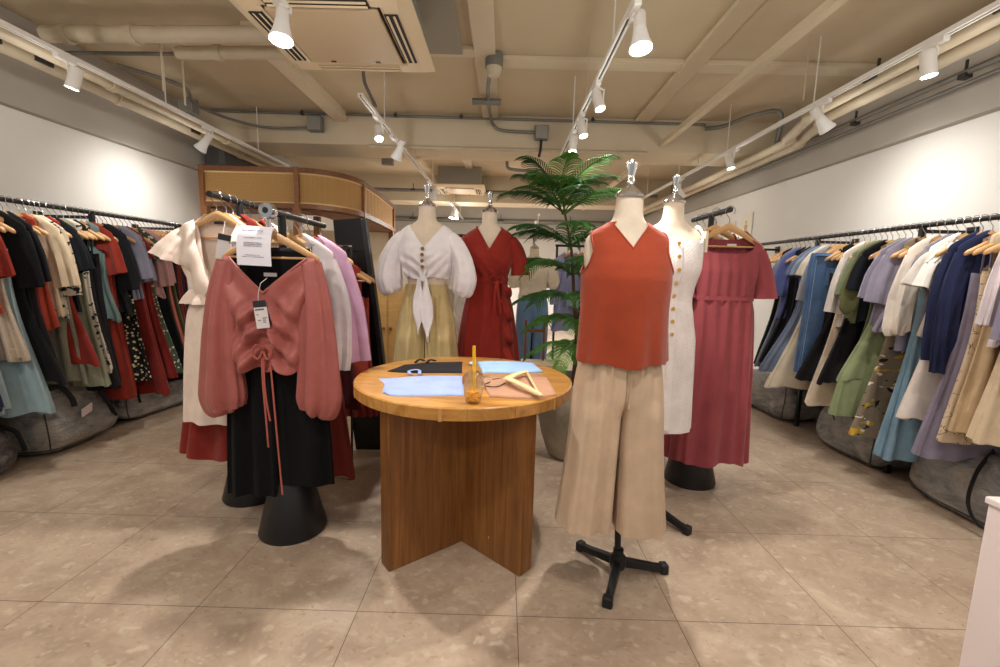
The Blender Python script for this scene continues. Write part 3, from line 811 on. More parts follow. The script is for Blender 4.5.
def garment(name, label, cat, loc, rz, c, hem, hemw, sleeve_=None, pat=None, c2=None, c3=None, waist=None, hemd=0.04, neck=0.09, nf=(5, 11), amp=0.015, sl=0.27, seed=0, group=None, tiers=None, satin=False, sw=0.07, mat=None, sleevec=None, trim=None, clampx=None):
    """one garment on a hanger; origin is the rail contact, front is -y"""
    r = random.Random(seed * 31 + 5)
    m = mat or fabric(c, pat, c2, c3, satin=satin)
    t = thing(name, label, cat, loc, rz, group)
    strap = sleeve_ == 'strap'
    pr = gprof(sleeve_ not in (None, 'strap'), hem, hemw, hemd, waist)
    def zt(a):
        f = abs(front(a)); b_ = PI - f
        if f < 1.0: return -.074 - (neck + .02) * (1 - (f / 1.0) ** 2)
        if b_ < 1.0: return -.074 - 0.022 * (1 - b_ ** 2)
        return -.074
    if strap:
        zt = lambda a: -.30 - 0.03 * (1 - abs(sin(front(a)))) + 0.0 * a
    wob = r.uniform(0, 6.28)
    zb = lambda a: hem + 0.012 * sin(3 * a + wob) + 0.006 * sin(7 * a)
    hole = None
    if sleeve_ is None:
        hole = lambda a, z: abs(cos(a)) > 0.72 and (-.30 < z < -.16) and (abs(cos(a)) - 0.72) / 0.28 > abs((z + .23) / .07) ** 2
    b = MB()
    def soft(x):
        if clampx and clampx[1] is not None and x > clampx[1] - .06: return clampx[1] - .06 + .06 * math.tanh((x - clampx[1] + .06) / .06)
        if clampx and clampx[0] is not None and x < clampx[0] + .06: return clampx[0] + .06 - .06 * math.tanh((clampx[0] + .06 - x) / .06)
        return x
    ext = (lambda a, z, x, y: (soft(x) - x, 0, 0)) if clampx else None
    shell(b, pr, zt, zb, 110 if hole else 72, 56 if hole else 30, rf(r, nf[0], nf[1], amp, 3), (-.28, hem, 0.8), 1.0, 0.85, hole, 1.25, ext)
    has_parts = sleeve_ not in (None,) or tiers or trim
    b.build('body', m, t)
    if strap:
        for s in (-1, 1):
            for q in (-1, 1):
                MB().tube(spl([(s * .115, 0.012, -.118), (s * .116, q * .016, -.16), (s * .112, q * .022, -.32)], 4), 0.006, 6, flat=0.5).build('strap', m, t)
    elif sleeve_ in ('short', 'long', 'puff', 'flutter', 'cap'):
        ms = fabric(sleevec) if sleevec else m
        for s in (-1, 1):
            j = r.uniform(-0.012, 0.012)
            if sleeve_ == 'short':
                P = [(s * .165, .012, -.205), (s * (.205 + j), .008, -.225 - sl * .45), (s * (.235 + j), .0, -.225 - sl)]
                R = [(.062, .022), (sw, .026), (sw, .028)]
            elif sleeve_ == 'cap':
                P = [(s * .165, .012, -.20), (s * (.205 + j), .006, -.26), (s * (.225 + j), 0, -.33)]
                R = [(.055, .022), (.062, .026), (.066, .03)]
            elif sleeve_ == 'long':
                P = [(s * .165, .012, -.205), (s * (.215 + j), .006, -.40), (s * (.225 + j), -.004, -.62), (s * (.22 + j), -.006, -.225 - sl)]
                R = [(.062, .024), (.062, .028), (.056, .028), (.05, .026)]
            elif sleeve_ == 'puff':
                P = [(s * .165, .012, -.205), (s * (.215 + j), .004, -.225 - sl * .5), (s * (.225 + j), .0, -.225 - sl * .92), (s * (.222 + j), 0, -.225 - sl)]
                R = [(.06, .022), (.085, .034), (.085, .034), (.045, .022)]
            else:
                P = [(s * .15, .010, -.20), (s * (.21 + j), .004, -.27), (s * (.245 + j), .0, -.225 - sl)]
                R = [(.05, .022), (.075, .03), (.10, .034)]
            bs = MB()
            sleeve(bs, P, R, 28, rf(r, 3, 7, 0.010 if sleeve_ != 'flutter' else 0.015, 3), 0.6)
            bs.build('sleeve', ms, t)
    if tiers:
        for (z0, z1, w0, w1) in tiers:
            bt = MB()
            shell(bt, [(z0, w0, .036, 0), (z0 - (z0 - z1) * .3, w0 * .7 + w1 * .3, .046, 0), (z1, w1, .058, 0)], z0, z1, 90, 12, rf(r, 14, 26, 0.009, 3), (z0 + .02, z1, 0.5), 1, 0.85, None, 1.0, ext)
            bt.build('ruffle_tier', m, t)
    return t

def folded_trousers(name, label, cat, loc, rz, c, top, hem, w0, w1, pat=None, c2=None, seed=0, group=None, xo=0.0):
    """trousers or jeans clipped lengthways: two legs lying on each other"""
    r = random.Random(seed)
    m = fabric(c, pat, c2, wr=0.5)
    t = thing(name, label, cat, loc, rz, group)
    for q, nm in ((-1, 'leg'), (1, 'leg')):
        b = MB()
        shell(b, [(top, w0, .012, 0), (top - .12, w0 * 1.12, .018, 0), ((top + hem) / 2, (w0 + w1) / 2, .017, 0), (hem, w1, .016, 0)], top, hem, 40, 34, rf(r, 3, 6, 0.004, 3), (top, hem, 0.3), 0.9, 0.7, c=(xo, q * 0.018))
        o = b.build(nm, m, t)
        if q < 0:
            p = MB()
            p.box((xo + w0 * .25, -0.040, top - .18), (w0 * .9, 0.004, 0.13))
            p.build('pocket', m, o, smooth=False, bev=0.003)
    for x0, x1 in ((-.93, -.96), (.45, .50)):
        MB().tube([(xo + w0 * x0, -.032, top - .05), (xo + (w0 + w1) / 2 * (x0 + x1) / 2, -.0385, (top + hem) / 2), (xo + w1 * x1, -.036, hem + .01)], .0022, 5).build('seam', plain('denim_thread', (150, 172, 200), .8), t)
    MB().tube([(xo - w0, -0.030, top - .02), (xo + w0, -0.030, top - .02)], 0.017, 8, flat=0.45).build('waistband', m, t)
    return t

RED = (172, 52, 34); RUST = (160, 54, 38); DRED = (128, 38, 34); BLK = (22, 22, 25); NAVY = (34, 38, 58); CREAM = (230, 210, 188)
SAGE = (146, 146, 122); LBLUE = (150, 172, 178); LAV = (146, 146, 166); OFFW = (232, 224, 214); SKYB = (124, 156, 176)

CR, PR = 'on the canopy-side wall rail', 'on the poster-side wall rail'
ZR = 1.64
# ---- rails
def wall_rail(x, y0, y1, wallx, posts, label):
    t = thing('garment_rail', label, 'clothes rail', (x, y0, 0))
    MB().tube([(0, 0, ZR), (0, y1 - y0, ZR)], 0.015, 12).build('rail', M_black, t)
    for y in posts:
        MB().box((0, y - y0, ZR / 2 - 0.006), (0.03, 0.03, ZR - 0.012)).build('post', M_black, t, smooth=False, bev=0.003)
        dx = wallx - x
        MB().box((dx / 2, y - y0, ZR - 0.035), (abs(dx), 0.022, 0.022)).box((dx - 0.006 * (1 if dx > 0 else -1), y - y0, ZR - 0.035), (0.012, 0.07, 0.07)).build('wall_bracket', M_black, t, smooth=False, bev=0.002)
    return t
XLR, XRR = -3.05, 2.63
wall_rail(XLR, 1.2, 4.24, XL + 0.002, (1.4, 2.36, 3.335, 4.2), 'long black clothes rail along the white wall by the rattan canopy')
wall_rail(XRR, 1.2, 5.0, XR - 0.002, (1.9, 2.886, 3.827, 4.9), 'long black clothes rail along the white wall with the posters')

# (y, short text, name, category, colour, hem z, hem half width, sleeve, options)
LEFT = [
 (2.30, 'beige ribbed dress at the very near end', 'dress', 'dress', (196, 180, 160), .62, .26, 'cap', {}),
 (2.36, 'dark navy dress hanging before the red short sleeve', 'dress', 'dress', (30, 34, 62), .45, .30, 'cap', {}),
 (2.42, 'mid blue grey dress ahead of the red short sleeve', 'dress', 'dress', (140, 156, 158), .42, .26, 'strap', {}),
 (2.47, 'bright red short sleeved top at the near end', 'top', 'top', (142, 46, 34), .98, .20, 'short', dict(sl=.24)),
 (2.52, 'beige textured linen dress next to the light blue one', 'dress', 'dress', (186, 168, 148), .70, .25, None, dict(pat='lace', c2=(160, 142, 122))),
 (2.575, 'long light blue grey dress flaring widest of all', 'dress', 'dress', LBLUE, .36, .33, 'strap', dict(nf=(7, 11), amp=.018, hemd=.05)),
 (2.645, 'black short sleeved dress in front of its twin', 'dress', 'dress', BLK, .54, .36, 'short', dict(sl=.30)),
 (2.70, 'black wide sleeved dress behind the black one', 'dress', 'dress', (27, 27, 30), .58, .27, 'short', dict(sl=.27, sw=.075)),
 (2.745, 'dark maroon slip dress behind the black dresses', 'dress', 'dress', (96, 30, 28), .60, .25, 'strap', {}),
 (2.785, 'orange red sleeveless top with flat hem', 'top', 'top', (156, 56, 34), .85, .21, None, dict(hemd=.045)),
 (2.84, 'cream knitted short sleeved top', 'top', 'top', (226, 204, 172), .92, .19, 'short', dict(sl=.30)),
 (2.88, 'cream blouse with black blotches peeping below the cream knit', 'blouse', 'blouse', (206, 192, 172), .90, .20, 'short', dict(sl=.36, pat='blotch', c2=(36, 34, 36))),
 (2.91, 'grey green midi skirted dress behind the orange red top', 'dress', 'dress', (140, 138, 118), .47, .24, 'strap', {}),
 (2.945, 'long bright red flared dress next to the sage one', 'dress', 'dress', (136, 40, 30), .60, .35, None, dict(amp=.014)),
 (2.985, 'short sleeved black tee behind the long red dress', 'tee_shirt', 'tee shirt', (28, 30, 36), .95, .19, 'short', dict(sl=.20)),
 (3.03, 'sage green sleeveless dress with frilled side', 'dress', 'dress', SAGE, .42, .26, None, dict(tiers=[(-.15, -.21, .155, .175), (-1.06, -1.22, .25, .28)])),
 (3.075, 'cream dress with black flower sprigs beside the sage dress', 'dress', 'dress', (212, 198, 180), .50, .27, None, dict(pat='blotch', c2=(34, 34, 38))),
 (3.12, 'long black sleeveless dress beside the cream sprigged one', 'dress', 'dress', (28, 28, 31), .38, .29, None, {}),
 (3.165, 'black slip dress tucked before the teal blouse', 'dress', 'dress', (34, 32, 34), .40, .24, 'strap', {}),
 (3.205, 'teal grey sleeveless linen blouse', 'blouse', 'blouse', (106, 128, 124), .86, .24, None, {}),
 (3.25, 'long rust red dress with short sleeves', 'dress', 'dress', (140, 46, 32), .27, .27, 'short', dict(sl=.22)),
 (3.295, 'dark red skirted dress behind the rust red one', 'dress', 'dress', (120, 34, 30), .30, .26, 'strap', {}),
 (3.335, 'black boxy blouse with elbow sleeves', 'blouse', 'blouse', (30, 31, 34), .90, .24, 'short', dict(sl=.34)),
 (3.38, 'black tee shirt beside the lavender grey tee', 'tee_shirt', 'tee shirt', (38, 38, 42), .95, .2, 'short', dict(sl=.28)),
 (3.42, 'black dress sprinkled with cream flowers', 'dress', 'dress', (28, 28, 30), .36, .26, 'strap', dict(pat='dots', c2=(220, 204, 160))),
 (3.46, 'lavender grey tee, the nearer of two', 'tee_shirt', 'tee shirt', (152, 152, 170), 1.0, .19, 'short', dict(sl=.26)),
 (3.505, 'lavender grey tee, the farther of two', 'tee_shirt', 'tee shirt', (144, 146, 166), 1.0, .19, 'short', dict(sl=.28)),
 (3.55, 'long dark red dress with heavy folds', 'dress', 'dress', (132, 38, 32), .22, .33, 'cap', dict(amp=.02, nf=(7, 10))),
 (3.60, 'dark red slip dress behind the heavily folded one', 'dress', 'dress', (122, 36, 32), .33, .33, 'strap', {}),
 (3.645, 'green dress covered in small white flowers', 'dress', 'dress', (72, 88, 68), .37, .37, 'cap', dict(pat='dots', c2=(222, 214, 196))),
 (3.69, 'dusty pink short sleeved blouse, the nearer of two', 'blouse', 'blouse', (188, 144, 142), 1.02, .2, 'short', dict(sl=.32)),
 (3.735, 'dusty pink short sleeved blouse, the farther of two', 'blouse', 'blouse', (182, 140, 140), 1.0, .2, 'short', dict(sl=.30)),
 (3.785, 'long black dress after the dusty pink blouses', 'dress', 'dress', (26, 27, 30), .29, .34, 'strap', {}),
 (3.83, 'terracotta slip dress beside the olive one', 'dress', 'dress', (176, 92, 72), .45, .3, 'strap', {}),
 (3.875, 'olive green slip dress near the far end', 'dress', 'dress', (84, 80, 50), .42, .3, 'strap', {}),
 (3.92, 'black pleated dress near the far end', 'dress', 'dress', (30, 30, 32), .3, .3, 'strap', {}),
 (3.965, 'rust dress second to last', 'dress', 'dress', (140, 48, 38), .3, .3, None, {}),
 (4.01, 'navy dress at the far end', 'dress', 'dress', (36, 38, 56), .34, .3, None, {}),
 (4.055, 'dark red dress last at the far end', 'dress', 'dress', (124, 40, 36), .25, .3, None, {}),
]
RIGHT = [
 (2.10, 'mauve short sleeved dress at the near end', 'dress', 'dress', (148, 140, 160), .84, .22, 'short', dict(sl=.40)),
 (2.155, 'cream cotton skirted dress beneath the mauve one', 'dress', 'dress', (222, 200, 168), .50, .27, 'strap', dict(hemd=.05)),
 (2.215, 'pale lilac white blouse with short sleeves near the beige print', 'blouse', 'blouse', (222, 210, 212), .98, .21, 'short', dict(sl=.34)),
 (2.265, 'tan dress squeezed behind the pale blouse', 'dress', 'dress', (206, 180, 142), .52, .25, 'strap', {}),
 (2.32, 'long beige dress printed with thin black squiggles', 'dress', 'dress', (218, 196, 164), .44, .26, None, dict(pat='lines', c2=(60, 48, 40))),
 (2.365, 'lavender long dress hanging low behind the beige print', 'dress', 'dress', (136, 128, 146), .33, .30, 'strap', {}),
 (2.415, 'navy jacket, the nearer of two', 'jacket', 'jacket', (38, 44, 76), .92, .22, 'long', dict(sl=.62)),
 (2.475, 'navy jacket, the farther of two', 'jacket', 'jacket', (36, 42, 72), .96, .22, 'long', dict(sl=.56)),
 (2.525, 'white flared skirted dress under the navy jackets', 'dress', 'dress', (234, 222, 212), .49, .29, 'strap', dict(hemd=.055, nf=(4, 8))),
 (2.565, 'white ruffled blouse with stand collar', 'blouse', 'blouse', (240, 232, 222), .98, .2, 'flutter', dict(sl=.16, tiers=[(-.13, -.24, .14, .24)])),
 (2.615, 'grey tee tucked behind the ruffled blouse', 'tee_shirt', 'tee shirt', (122, 122, 130), .98, .18, 'cap', {}),
 (2.66, 'long pale blue strappy dress', 'dress', 'dress', SKYB, .21, .28, 'strap', dict(amp=.018, nf=(7, 12), hemd=.05)),
 (2.72, 'off white puff sleeved blouse', 'blouse', 'blouse', (232, 220, 206), .98, .21, 'puff', dict(sl=.44)),
 (2.77, 'lavender tank dress before the taupe print', 'dress', 'dress', (140, 138, 160), .85, .17, 'strap', {}),
 (2.815, 'long taupe dress with black and yellow brush strokes', 'dress', 'dress', (138, 124, 104), .28, .33, None, dict(pat='strokes', c2=(36, 34, 36), c3=(208, 164, 42))),
 (2.865, 'lavender grey top with fluted sleeves, the nearer of two', 'top', 'top', (148, 142, 160), .97, .23, 'short', dict(sl=.27, sw=.085)),
 (2.905, 'lavender grey top with fluted sleeves, the farther of two', 'top', 'top', (154, 148, 166), 1.02, .22, 'short', dict(sl=.25, sw=.08)),
 (2.95, 'long sage green dress with ruffled hem', 'dress', 'dress', (140, 152, 112), .62, .36, None, dict(tiers=[(-1.01, -1.26, .35, .385)])),
 (3.0, 'dark green slip dress behind the sage one', 'dress', 'dress', (96, 108, 80), .62, .28, 'strap', {}),
 (3.05, 'black cropped tee beside the sage sleeved blouse', 'tee_shirt', 'tee shirt', (26, 28, 36), 1.02, .2, 'short', dict(sl=.2)),
 (3.10, 'olive blouse with ruffled sleeve edges', 'blouse', 'blouse', (110, 112, 72), 1.0, .2, 'puff', dict(sl=.34)),
 (3.14, 'sage green short sleeved blouse', 'blouse', 'blouse', (140, 146, 118), 1.02, .2, 'short', dict(sl=.24)),
 (3.185, 'black midi dress behind the sage blouse', 'dress', 'dress', (30, 28, 32), .55, .33, 'strap', dict(hemd=.05)),
 (3.235, 'white linen shirt with short sleeves', 'shirt', 'shirt', (236, 228, 220), .95, .21, 'short', dict(sl=.36)),
 (3.285, 'long cream dress with a fluted hem under the white shirt', 'dress', 'dress', (230, 212, 188), .36, .33, 'strap', dict(hemd=.05)),
 (3.335, 'long black dress beside the blue jeans', 'dress', 'dress', (26, 25, 28), .53, .37, None, {}),
 (3.39, 'black dress hidden right before the jeans', 'dress', 'dress', (34, 32, 34), .6, .2, 'strap', {}),
 (3.57, 'light grey tee beyond the blue jeans', 'tee_shirt', 'tee shirt', (158, 156, 160), 1.02, .19, 'short', dict(sl=.3)),
 (3.62, 'long ivory dress with broad flat skirt', 'dress', 'dress', (224, 212, 188), .40, .43, 'cap', dict(hemd=.05, nf=(4, 8))),
 (3.68, 'slate blue long dress, the nearer of two', 'dress', 'dress', (116, 128, 150), .53, .43, 'cap', {}),
 (3.74, 'slate blue long dress, the farther of two', 'dress', 'dress', (110, 122, 146), .52, .45, 'cap', {}),
 (3.80, 'dark charcoal dress behind the slate blue dresses', 'dress', 'dress', (42, 42, 48), .6, .3, None, {}),
 (3.86, 'black sleeveless dress close to the rose dress', 'dress', 'dress', (26, 26, 30), .55, .34, None, {}),
 (3.92, 'violet blue tee near the far end', 'tee_shirt', 'tee shirt', (96, 104, 160), .95, .2, 'short', {}),
 (3.98, 'slate grey pleated dress at the far end', 'dress', 'dress', (120, 126, 140), .5, .34, 'cap', {}),
 (4.04, 'black dress last at the far end', 'dress', 'dress', (30, 30, 34), .5, .3, None, {}),
]
def fill_rail(items, x, where, group, seed0, cl=None):
    for k, (y, txt, nm, cat, c, hemz, hw_, slv, opt) in enumerate(items):
        r = random.Random(seed0 + k)
        rz = r.uniform(-0.09, 0.09)
        loc = (x + r.uniform(-0.012, 0.012) * 0, y, ZR)
        garment(nm, txt + ' ' + where, cat, loc, rz, c, hemz - ZR, hw_, slv, seed=seed0 + k, clampx=cl, **opt)
        hl = 'wooden hanger holding the ' + txt
        if len((hl + ' ' + where).split()) <= 16: hl += ' ' + where
        place_hanger((x, y, ZR), rz, hl, group)
fill_rail(LEFT, XLR, CR, 'wooden hangers on the canopy-side rail', 100, (-.33, None))
fill_rail(RIGHT, XRR, PR, 'wooden hangers on the poster-side rail', 300, (None, .25))
# blue jeans clipped on the poster-side rail
clip_hanger((XRR, 3.47, ZR), 0.05, 'chrome clip hanger holding the folded blue jeans on the poster-side wall rail', 0.22)
folded_trousers('jeans', 'folded mid blue denim jeans clipped on the poster-side wall rail', 'jeans', (XRR, 3.47, ZR), 0.05, (74, 104, 146), -.15, -1.08, .115, .145, 'denim', (128, 158, 194), 3, xo=-0.165)
# spare hangers pressed together between garments
for k, y in enumerate((3.43, 3.51, 4.10, 4.16, 4.22)):
    place_hanger((XRR, y, ZR), 0.03 * (k - 2), 'empty wooden hanger among the far hangers on the poster-side wall rail', 'empty hangers on the poster-side rail')
for k, y in enumerate((4.10, 4.135, 4.17)):
    place_hanger((XLR, y, ZR), 0.03 * (k - 2), 'empty wooden hanger at the far end of the canopy-side wall rail', 'empty hangers on the canopy-side rail')

# ================================================================== BIG BAGS UNDER THE RAILS
def bag_mat(name, c1, c2, c3):
    t = NT(name); t.set(Roughness=0.18)
    t.b.inputs['Specular IOR Level'].default_value = 0.45
    v = t.coord(scale=(1, 0.8, 1.2))
    n = t.noise(v, 6.5, 6, 0.65, 1.2)
    col = t.ramp(n, [(0.32, lin(c1)[:3]), (0.5, lin(c2)[:3]), (0.66, lin(c3)[:3])])
    t.base(col)
    p = t.bump(t.noise(t.coord(scale=(1, 0.6, 2.0), rot=(0.4, 0, 0.3)), 11, 6, 0.65, 1.6), 0.9, 0.03)
    t.bump(t.noise(t.coord(), 45, 3), 0.2, 0.006, p)
    return t.m
M_bag = bag_mat('clear_grey_plastic', (112, 110, 108), (146, 143, 140), (176, 166, 152))
M_bag2 = bag_mat('clear_dark_plastic', (54, 48, 46), (84, 76, 72), (112, 102, 94))
def bag(loc, s, rz, label, mat, straps=(), seed=0, tagp=None):
    from mathutils import noise as mn
    t = thing('storage_bag', label, 'bag', loc, rz)
    rows = []
    nv, nu = 22, 44
    for j in range(nv + 1):
        ph = -PI / 2 + PI * j / nv
        row = []
        for i in range(nu):
            a = 2 * PI * i / nu
            e = 0.42
            cp, sp = cos(ph), sin(ph)
            cz = math.copysign(abs(sp) ** 0.7, sp)
            cr = abs(cp) ** 0.32
            x = s[0] / 2 * cr * math.copysign(abs(cos(a)) ** e, cos(a))
            y = s[1] / 2 * cr * math.copysign(abs(sin(a)) ** e, sin(a))
            z = s[2] / 2 * (1 + cz)
            d = mn.noise(Vector((x * 4 + seed, y * 4, z * 5))) * 0.05 + mn.noise(Vector((x * 11 + seed, y * 9, z * 14))) * 0.018
            top = sm((z / s[2] - 0.2) / 0.8)
            x *= 1 - 0.22 * top; y *= 1 - 0.12 * top
            z += d * top * 1.2 - 0.09 * s[2] * top * (abs(x) / (s[0] / 2)) ** 2
            row.append((x + d * 0.7 * cos(a), y + d * 0.7 * sin(a), max(0.0, z)))
        rows.append(row)
    MB().grid(rows, True, True, True).build('body', mat, t, ang=80)
    pipe_m = plain('dark_piping', (46, 44, 44), .6)
    lo = [Vector(p) * 1.012 + Vector((0, 0, .004)) for p in rows[5]]
    MB().tube(lo + lo[:1], .005, 6, cap=False).build('piping', pipe_m, t)
    ka = nu // 8 * (3 if loc[0] > 0 else 7) + (2 if loc[0] > 0 else 1)
    ka = [k for k in range(nu)][(nu * 5 // 8 if loc[0] > 0 else nu * 7 // 8)]
    vert = [Vector(rows[j][ka]) * 1.008 for j in range(5, nv - 3)]
    MB().tube(vert, .004, 6).build('piping', pipe_m, t)
    for sp_ in straps:
        MB().tube(spl(sp_, 6), 0.016, 8, flat=0.18, up=(0, 1, 0)).build('strap', plain('black_webbing', (18, 18, 20), 0.7), t)
    if tagp:
        MB().box(tagp, (0.004, 0.085, 0.075), M=Matrix.Rotation(0.35, 3, 'Y') @ Matrix.Rotation(0.35, 3, 'X')).build('paper_tag', plain('bag_paper_tag', (226, 214, 212), 0.7), t, smooth=False)
    return t
bag((-3.16, 2.98, 0), (.54, .64, .46), 0.12, 'clear grey storage bag with white paper tag under the light blue dress', M_bag,
    [[(.12, -.16, .43), (.19, -.12, .44), (.235, -.10, .36), (.25, -.10, .30)], [(.10, .12, .43), (.20, .13, .41), (.262, .16, .28), (.275, .22, .13)], [(-.05, .1, .44), (.08, .22, .42), (.19, .29, .36), (.235, .31, .2)]], 1, (.262, -.02, .25))
bag((-3.17, 2.28, 0), (.54, .66, .34), -0.03, 'dark plastic storage bag at the near end beneath the canopy-side rail', M_bag2,
    [[(.15, .28, .28), (.22, .30, .24), (.255, .31, .12)]], 4)
bag((-3.14, 3.83, 0), (.50, .92, .36), -0.10, 'low grey storage bag under the dark red dresses by the canopy', M_bag, [[(.12, -.3, .33), (.2, -.32, .3), (.25, -.33, .16)]], 7)
bag((2.715, 4.25, 0), (.42, .80, .36), 0.06, 'far grey storage bag under the slate blue dresses', M_bag, [], 9)
bag((2.725, 3.19, 0), (.42, .70, .38), -0.04, 'grey storage bag beneath the sage green dress, with a black strap', M_bag,
    [[(-.10, .16, .36), (-.16, .12, .36), (-.2, .10, .30), (-.215, .05, .25)], [(-.08, -.2, .36), (-.16, -.18, .35), (-.2, -.1, .32)]], 12)
bag((2.73, 2.28, 0), (.42, .88, .40), 0.02, 'grey storage bag with looped black straps at the near front', M_bag,
    [[(-.07, .30, .40), (-.12, .25, .36), (-.10, .17, .40), (-.04, .05, .42), (.0, -.15, .43)], [(-.08, .02, .40), (-.20, -.02, .30), (-.255, -.05, .14), (-.26, -.13, .05), (-.25, -.2, .10), (-.24, -.22, .28), (-.16, -.22, .39)], [(-.12, -.22, .395), (-.2, -.3, .33), (-.235, -.34, .22)]], 15)

# ================================================================== CLOTHES STANDS (black cone base, pole, short rail)
def clothes_stand(loc, y0, y1, zr, label, cone=True):
    """origin on the floor under the pole; the rail runs along y from y0 to y1 (local)"""
    t = thing('clothes_stand', label, 'clothes stand', loc)
    if cone:
        MB().lathe([(0.002, 0.0), (0.150, 0.0), (0.155, 0.012), (0.085, 0.30), (0.078, 0.31), (0.02, 0.312)], 48, capb=True).build('cone_base', M_blackm, t)
    MB().tube([(0, 0, 0.30 if cone else 0), (0, 0, zr)], 0.017, 14).build('pole', M_black, t)
    MB().tube([(0, y0, zr), (0, y1, zr)], 0.015, 14).build('rail', M_black, t)
    return t
st = clothes_stand((-1.005, 2.04, 0), -0.12, 0.47, 1.509, 'black cone based clothes stand behind the dusty pink blouse')
MB().lathe([(0.012, 0.02), (0.030, 0.018), (0.034, 0.0), (0.034, -0.02), (0.020, -0.022)], 24, (0, -0.12, 1.509), align((0, -1, 0)), False, True).build('chrome_end', M_chrome, st)
MB().lathe([(0.001, 0.019), (0.013, 0.019)], 20, (0, -0.121, 1.509), align((0, -1, 0)), False, False).build('end_plug', M_black, st)
MB().tube([(0, -0.115, 1.475), (0, -0.115, 1.41)], 0.011, 12).build('chrome_drop', M_chrome, st)
clothes_stand((-1.38, 2.36, 0), -0.24, 0.16, 1.604, 'black cone based clothes stand under the cream wrap dress')
clothes_stand((1.215, 2.70, 0), -0.22, 0.26, 1.647, 'black cone based clothes stand under the rose dress')
# thin bent wire stand foot to the side of the pink blouse stand
ws = thing('wire_stand', 'thin black wire stand on the floor beside the black culottes', 'clothes stand', (-0.885, 2.54, 0))
MB().tube([(0.02, 0.0, 1.40), (0.0, 0.0, 0.012), (-0.26, 0.06, 0.012), (-0.24, 0.06, 1.40)], 0.007, 8).build('wire_frame', M_black, ws)
MB().tube([(0.02, 0.0, 1.40), (-0.24, 0.06, 1.40)], 0.008, 8).tube([(-0.11, 0.03, 1.40), (-0.11, 0.55, 1.40)], 0.008, 8).tube([(-0.11, 0.55, 1.40), (-0.11, 0.55, 0.01)], 0.008, 8).build('top_rail', M_chrome, ws)

def vneck(pr, x1, z1, z0):
    """top edge of a V neckline through (0,z0) and (+-x1,z1)"""
    def fn(f):
        lo, hi = z0, z1
        g = lambda z: pint(pr, z)[0] * sin(min(f, PI / 2)) - x1 * (z - z0) / (z1 - z0)
        if g(hi) > 0: return None
        for _ in range(30):
            m_ = (lo + hi) / 2
            if g(m_) > 0: lo = m_
            else: hi = m_
        return (lo + hi) / 2
    return fn

# ------------------------------------------------------------------ dusty pink blouse
PK = (168, 92, 84)
m_pink = fabric(PK, satin=True, wr=0.4, wscale=11)
P0 = (-1.02, 1.94, 1.509)
place_hanger((-1.02, 1.94, 1.509), 0.0, 'wooden hanger holding the dusty pink blouse behind the white paper notice')
bl = thing('blouse', 'dusty pink ruched blouse with long balloon sleeves hanging on front stand', 'blouse', P0)
b = MB()
pr = [(-.185, .200, .020, .014), (-.215, .205, .030, .004), (-.30, .195, .045, -.006), (-.45, .180, .052, -.012), (-.56, .175, .055, -.012), (-.70, .190, .052, -.010)]
vnp = vneck(pr, .170, -.195, -.345)
def pk_top(a):
    f = abs(front(a)); b_ = PI - f
    if f < PI / 2:
        z = vnp(f)
        if z is not None: return z
    if b_ < 1.05: return -.185 - .085 * (1 - (b_ / 1.05) ** 2)
    return -.185
def pk_bot(a):
    f = abs(front(a))
    return -.665 - .035 * math.exp(-(f / .22) ** 2) + 0.02 * math.exp(-((f - .55) / .2) ** 2) * -1 + .012 * cos(f * 5)
def pk_extra(a, z, x, y):
    if sin(a) > 0.3: return (0, 0, 0)
    k = sm((-z - .34) / .12)
    g = math.exp(-(abs(x) / .030)) * 0.006 * sin(z * 190) * k                      # ruching along the drawstring seam
    s_ = 0.030 * k * sin((z + abs(x) * 1.05) * 62 + 1.5 * sin(x * 20)) * math.exp(-abs(abs(x) - .055) / .055)  # drag folds towards it
    s2 = 0.015 * sin((z * .75 - abs(x)) * 40) * sm((-z - .2) / .1) * sm(abs(x) / .1)
    dent = 0.014 * math.exp(-(x / .028) ** 2) * k
    return (0, -s_ - s2 - g + dent, 0.0)
shell(b, pr, pk_top, pk_bot, 150, 80, [(9, .008, 1, 2), (5, .010, .4, 1)], (-.25, -.68, .8), 1, .8, None, 1.1, pk_extra)
b.build('body', m_pink, bl)
for s in (-1, 1):
    b = MB()
    r = random.Random(11 + s)
    sleeve(b, [(s * .178, .004, -.215), (s * .205, -.012, -.40), (s * .214, -.022, -.62), (s * .214, -.025, -.80), (s * .208, -.022, -.865), (s * .200, -.02, -.89)],
           [(.050, .034), (.066, .046), (.082, .055), (.096, .062), (.082, .052), (.034, .026)], 64, [(5, .012, r.uniform(0, 6), 1.5), (8, .009, r.uniform(0, 6), -1.0), (13, .004, 1.0, 3)], .45, 9)
    b.build('sleeve', m_pink, bl)
    b = MB()
    pts = []
    for k in range(29):
        f = .98 * k / 28
        z = vnp(f)
        if z is None: continue
        hw_, hd, yo = pint(pr, z)
        pts.append((s * hw_ * sin(f), -hd * abs(cos(f)) ** .8 + yo - .002, z))
    b.tube(pts, 0.0052, 7).build('neck_binding', m_pink, bl)
cord = fabric((176, 92, 80))
for k, (x0, x1, z1) in enumerate(((-.012, .006, -1.02), (-.004, .012, -.90), (.022, .052, -1.24))):
    pts = spl([(x0, -.068, -.58 - .02 * k), (x0 + (x1 - x0) * .5, -.085, -.72), (x1 - .004, -.083, (-.72 + z1) / 2), (x1 + .008 * sin(k), -.08, z1)], 7)
    MB().tube(pts, 0.0040, 7, flat=.6).build('drawstring', cord, bl)
for s in (-1, 1):   # small bow
    MB().tube(spl([(0, -.072, -.585), (s * .022, -.09, -.565), (s * .04, -.088, -.60), (s * .02, -.085, -.625), (0, -.076, -.592)], 5), 0.005, 7).build('bow_loop', cord, bl)
